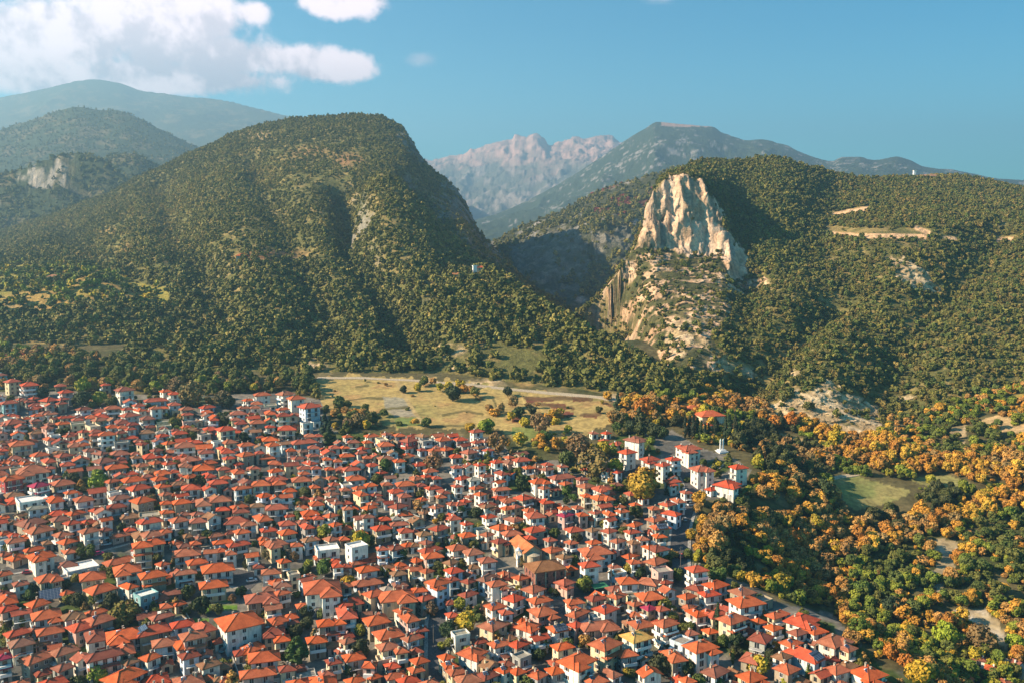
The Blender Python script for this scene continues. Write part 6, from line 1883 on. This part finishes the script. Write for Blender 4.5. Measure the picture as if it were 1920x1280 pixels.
# the nearest trees of the valley wood stand as trees of their own, the rest as one mass
P, SC, RO, TI, IX = WOOD[:5]
qx, qy, _d = project(P[:, 0], P[:, 1], P[:, 2] + SC[:, 2] * 1.3)
size = SC[:, 0] / P[:, 1]
hidden = in_poly(qx, qy, TOWN)
size = np.where((qx > 5) & (qx < 1915) & (qy < 1276) & (qy > 850) & ~hidden, size, 0)
pick = np.argsort(-size)[:max(0, 292 - n_hand)]
KINDS_I = ['round', 'thin', 'round', 'pine', 'cone', 'shrub', 'column']


def colour_word(c):
    r, g, b = c
    if g > r * 1.12: return 'dark evergreen' if g < .085 else 'mid-green'
    if r < .075: return 'dark evergreen'
    if r > g * 2.6 and r < .30: return 'rust-brown'
    if r > g * 1.75: return 'orange'
    if r > .3: return 'yellow'
    if r > g * 1.3: return 'brown'
    return 'lime-green' if g > .13 else 'olive-green'


for i in pick:
    kd = KINDS_I[int(IX[i])]
    o = make_tree(*[float(v) for v in P[i]], float(SC[i, 0]), kd, tuple(float(v) for v in TI[i]), float(SC[i, 2] / SC[i, 0]))
    wp = SC[i, 0] / P[i, 1] * FPX * 2
    w_ = colour_word(TI[i]) + {'shrub': ' bush', 'pine': ' conifer', 'cone': ' conifer', 'column': ' cypress', 'thin': ' open-crowned tree'}.get(kd, ' tree')
    register(o, w_, 'bush' if kd == 'shrub' else 'tree', float(qx[i]), float(qy[i]), 'trees of the town and valley')
keep = np.ones(len(P), bool); keep[pick] = False
scatter_object('valley_wood', P[keep], SC[keep], RO[keep], TI[keep], IX[keep], MID_SRC)

# ---------------------------------------------------------------- labels that single each thing out
ORD = ['', 'second ', 'third ', 'fourth ', 'fifth ', 'sixth ', 'seventh ', 'eighth ', 'ninth ', 'tenth ', 'eleventh ', 'twelfth ', 'thirteenth ', 'fourteenth ', 'fifteenth '] + ['outermost '] * 60
LANDMARKS += [('the grassy plot', 412, 1135, None), ('the dry meadow', 740, 745, None), ('the green field', 1635, 915, None), ('the ravine road', 1274, 1010, None), ('the chalky cliff', 1290, 420, None), ('the monument', 1353, 842, None), ('the lower right lane', 1880, 1240, None), ('the scree slope', 1550, 765, None), ('the pale track', 1790, 1160, None), ('the lower left corner', 0, 1280, None), ('the bottom edge', 960, 1285, None)]


def nearest_lm(px, py, me_):
    best = sorted(LANDMARKS, key=lambda l: math.hypot(l[1] - px, (l[2] - py) * 1.3) if l[3] is not me_ else 1e9)
    return best[0]


def side(px, py, l):
    dx, dy = px - l[1], (py - l[2]) * 1.4
    if abs(dx) > abs(dy): return 'left of' if dx < 0 else 'right of'
    return 'downhill of' if dy > 0 else 'uphill of'


groups = {}
for t in THINGS:
    if t[6]: continue
    l = nearest_lm(t[3], t[4], t[0])
    groups.setdefault((t[1], l[0], side(t[3], t[4], l)), []).append((math.hypot(t[3] - l[1], t[4] - l[2]), t))
for (b, ln, sd), lst in groups.items():
    lst.sort(key=lambda a: a[0])
    for i, (d, t) in enumerate(lst):
        t[6] = f"{b}, {('first ' if i == 0 else ORD[i]) if len(lst) > 1 else ''}{sd} {ln}"
for o, b, cat, px, py, g, lab in THINGS:
    o['label'] = lab; o['category'] = cat
    if g: o['group'] = g
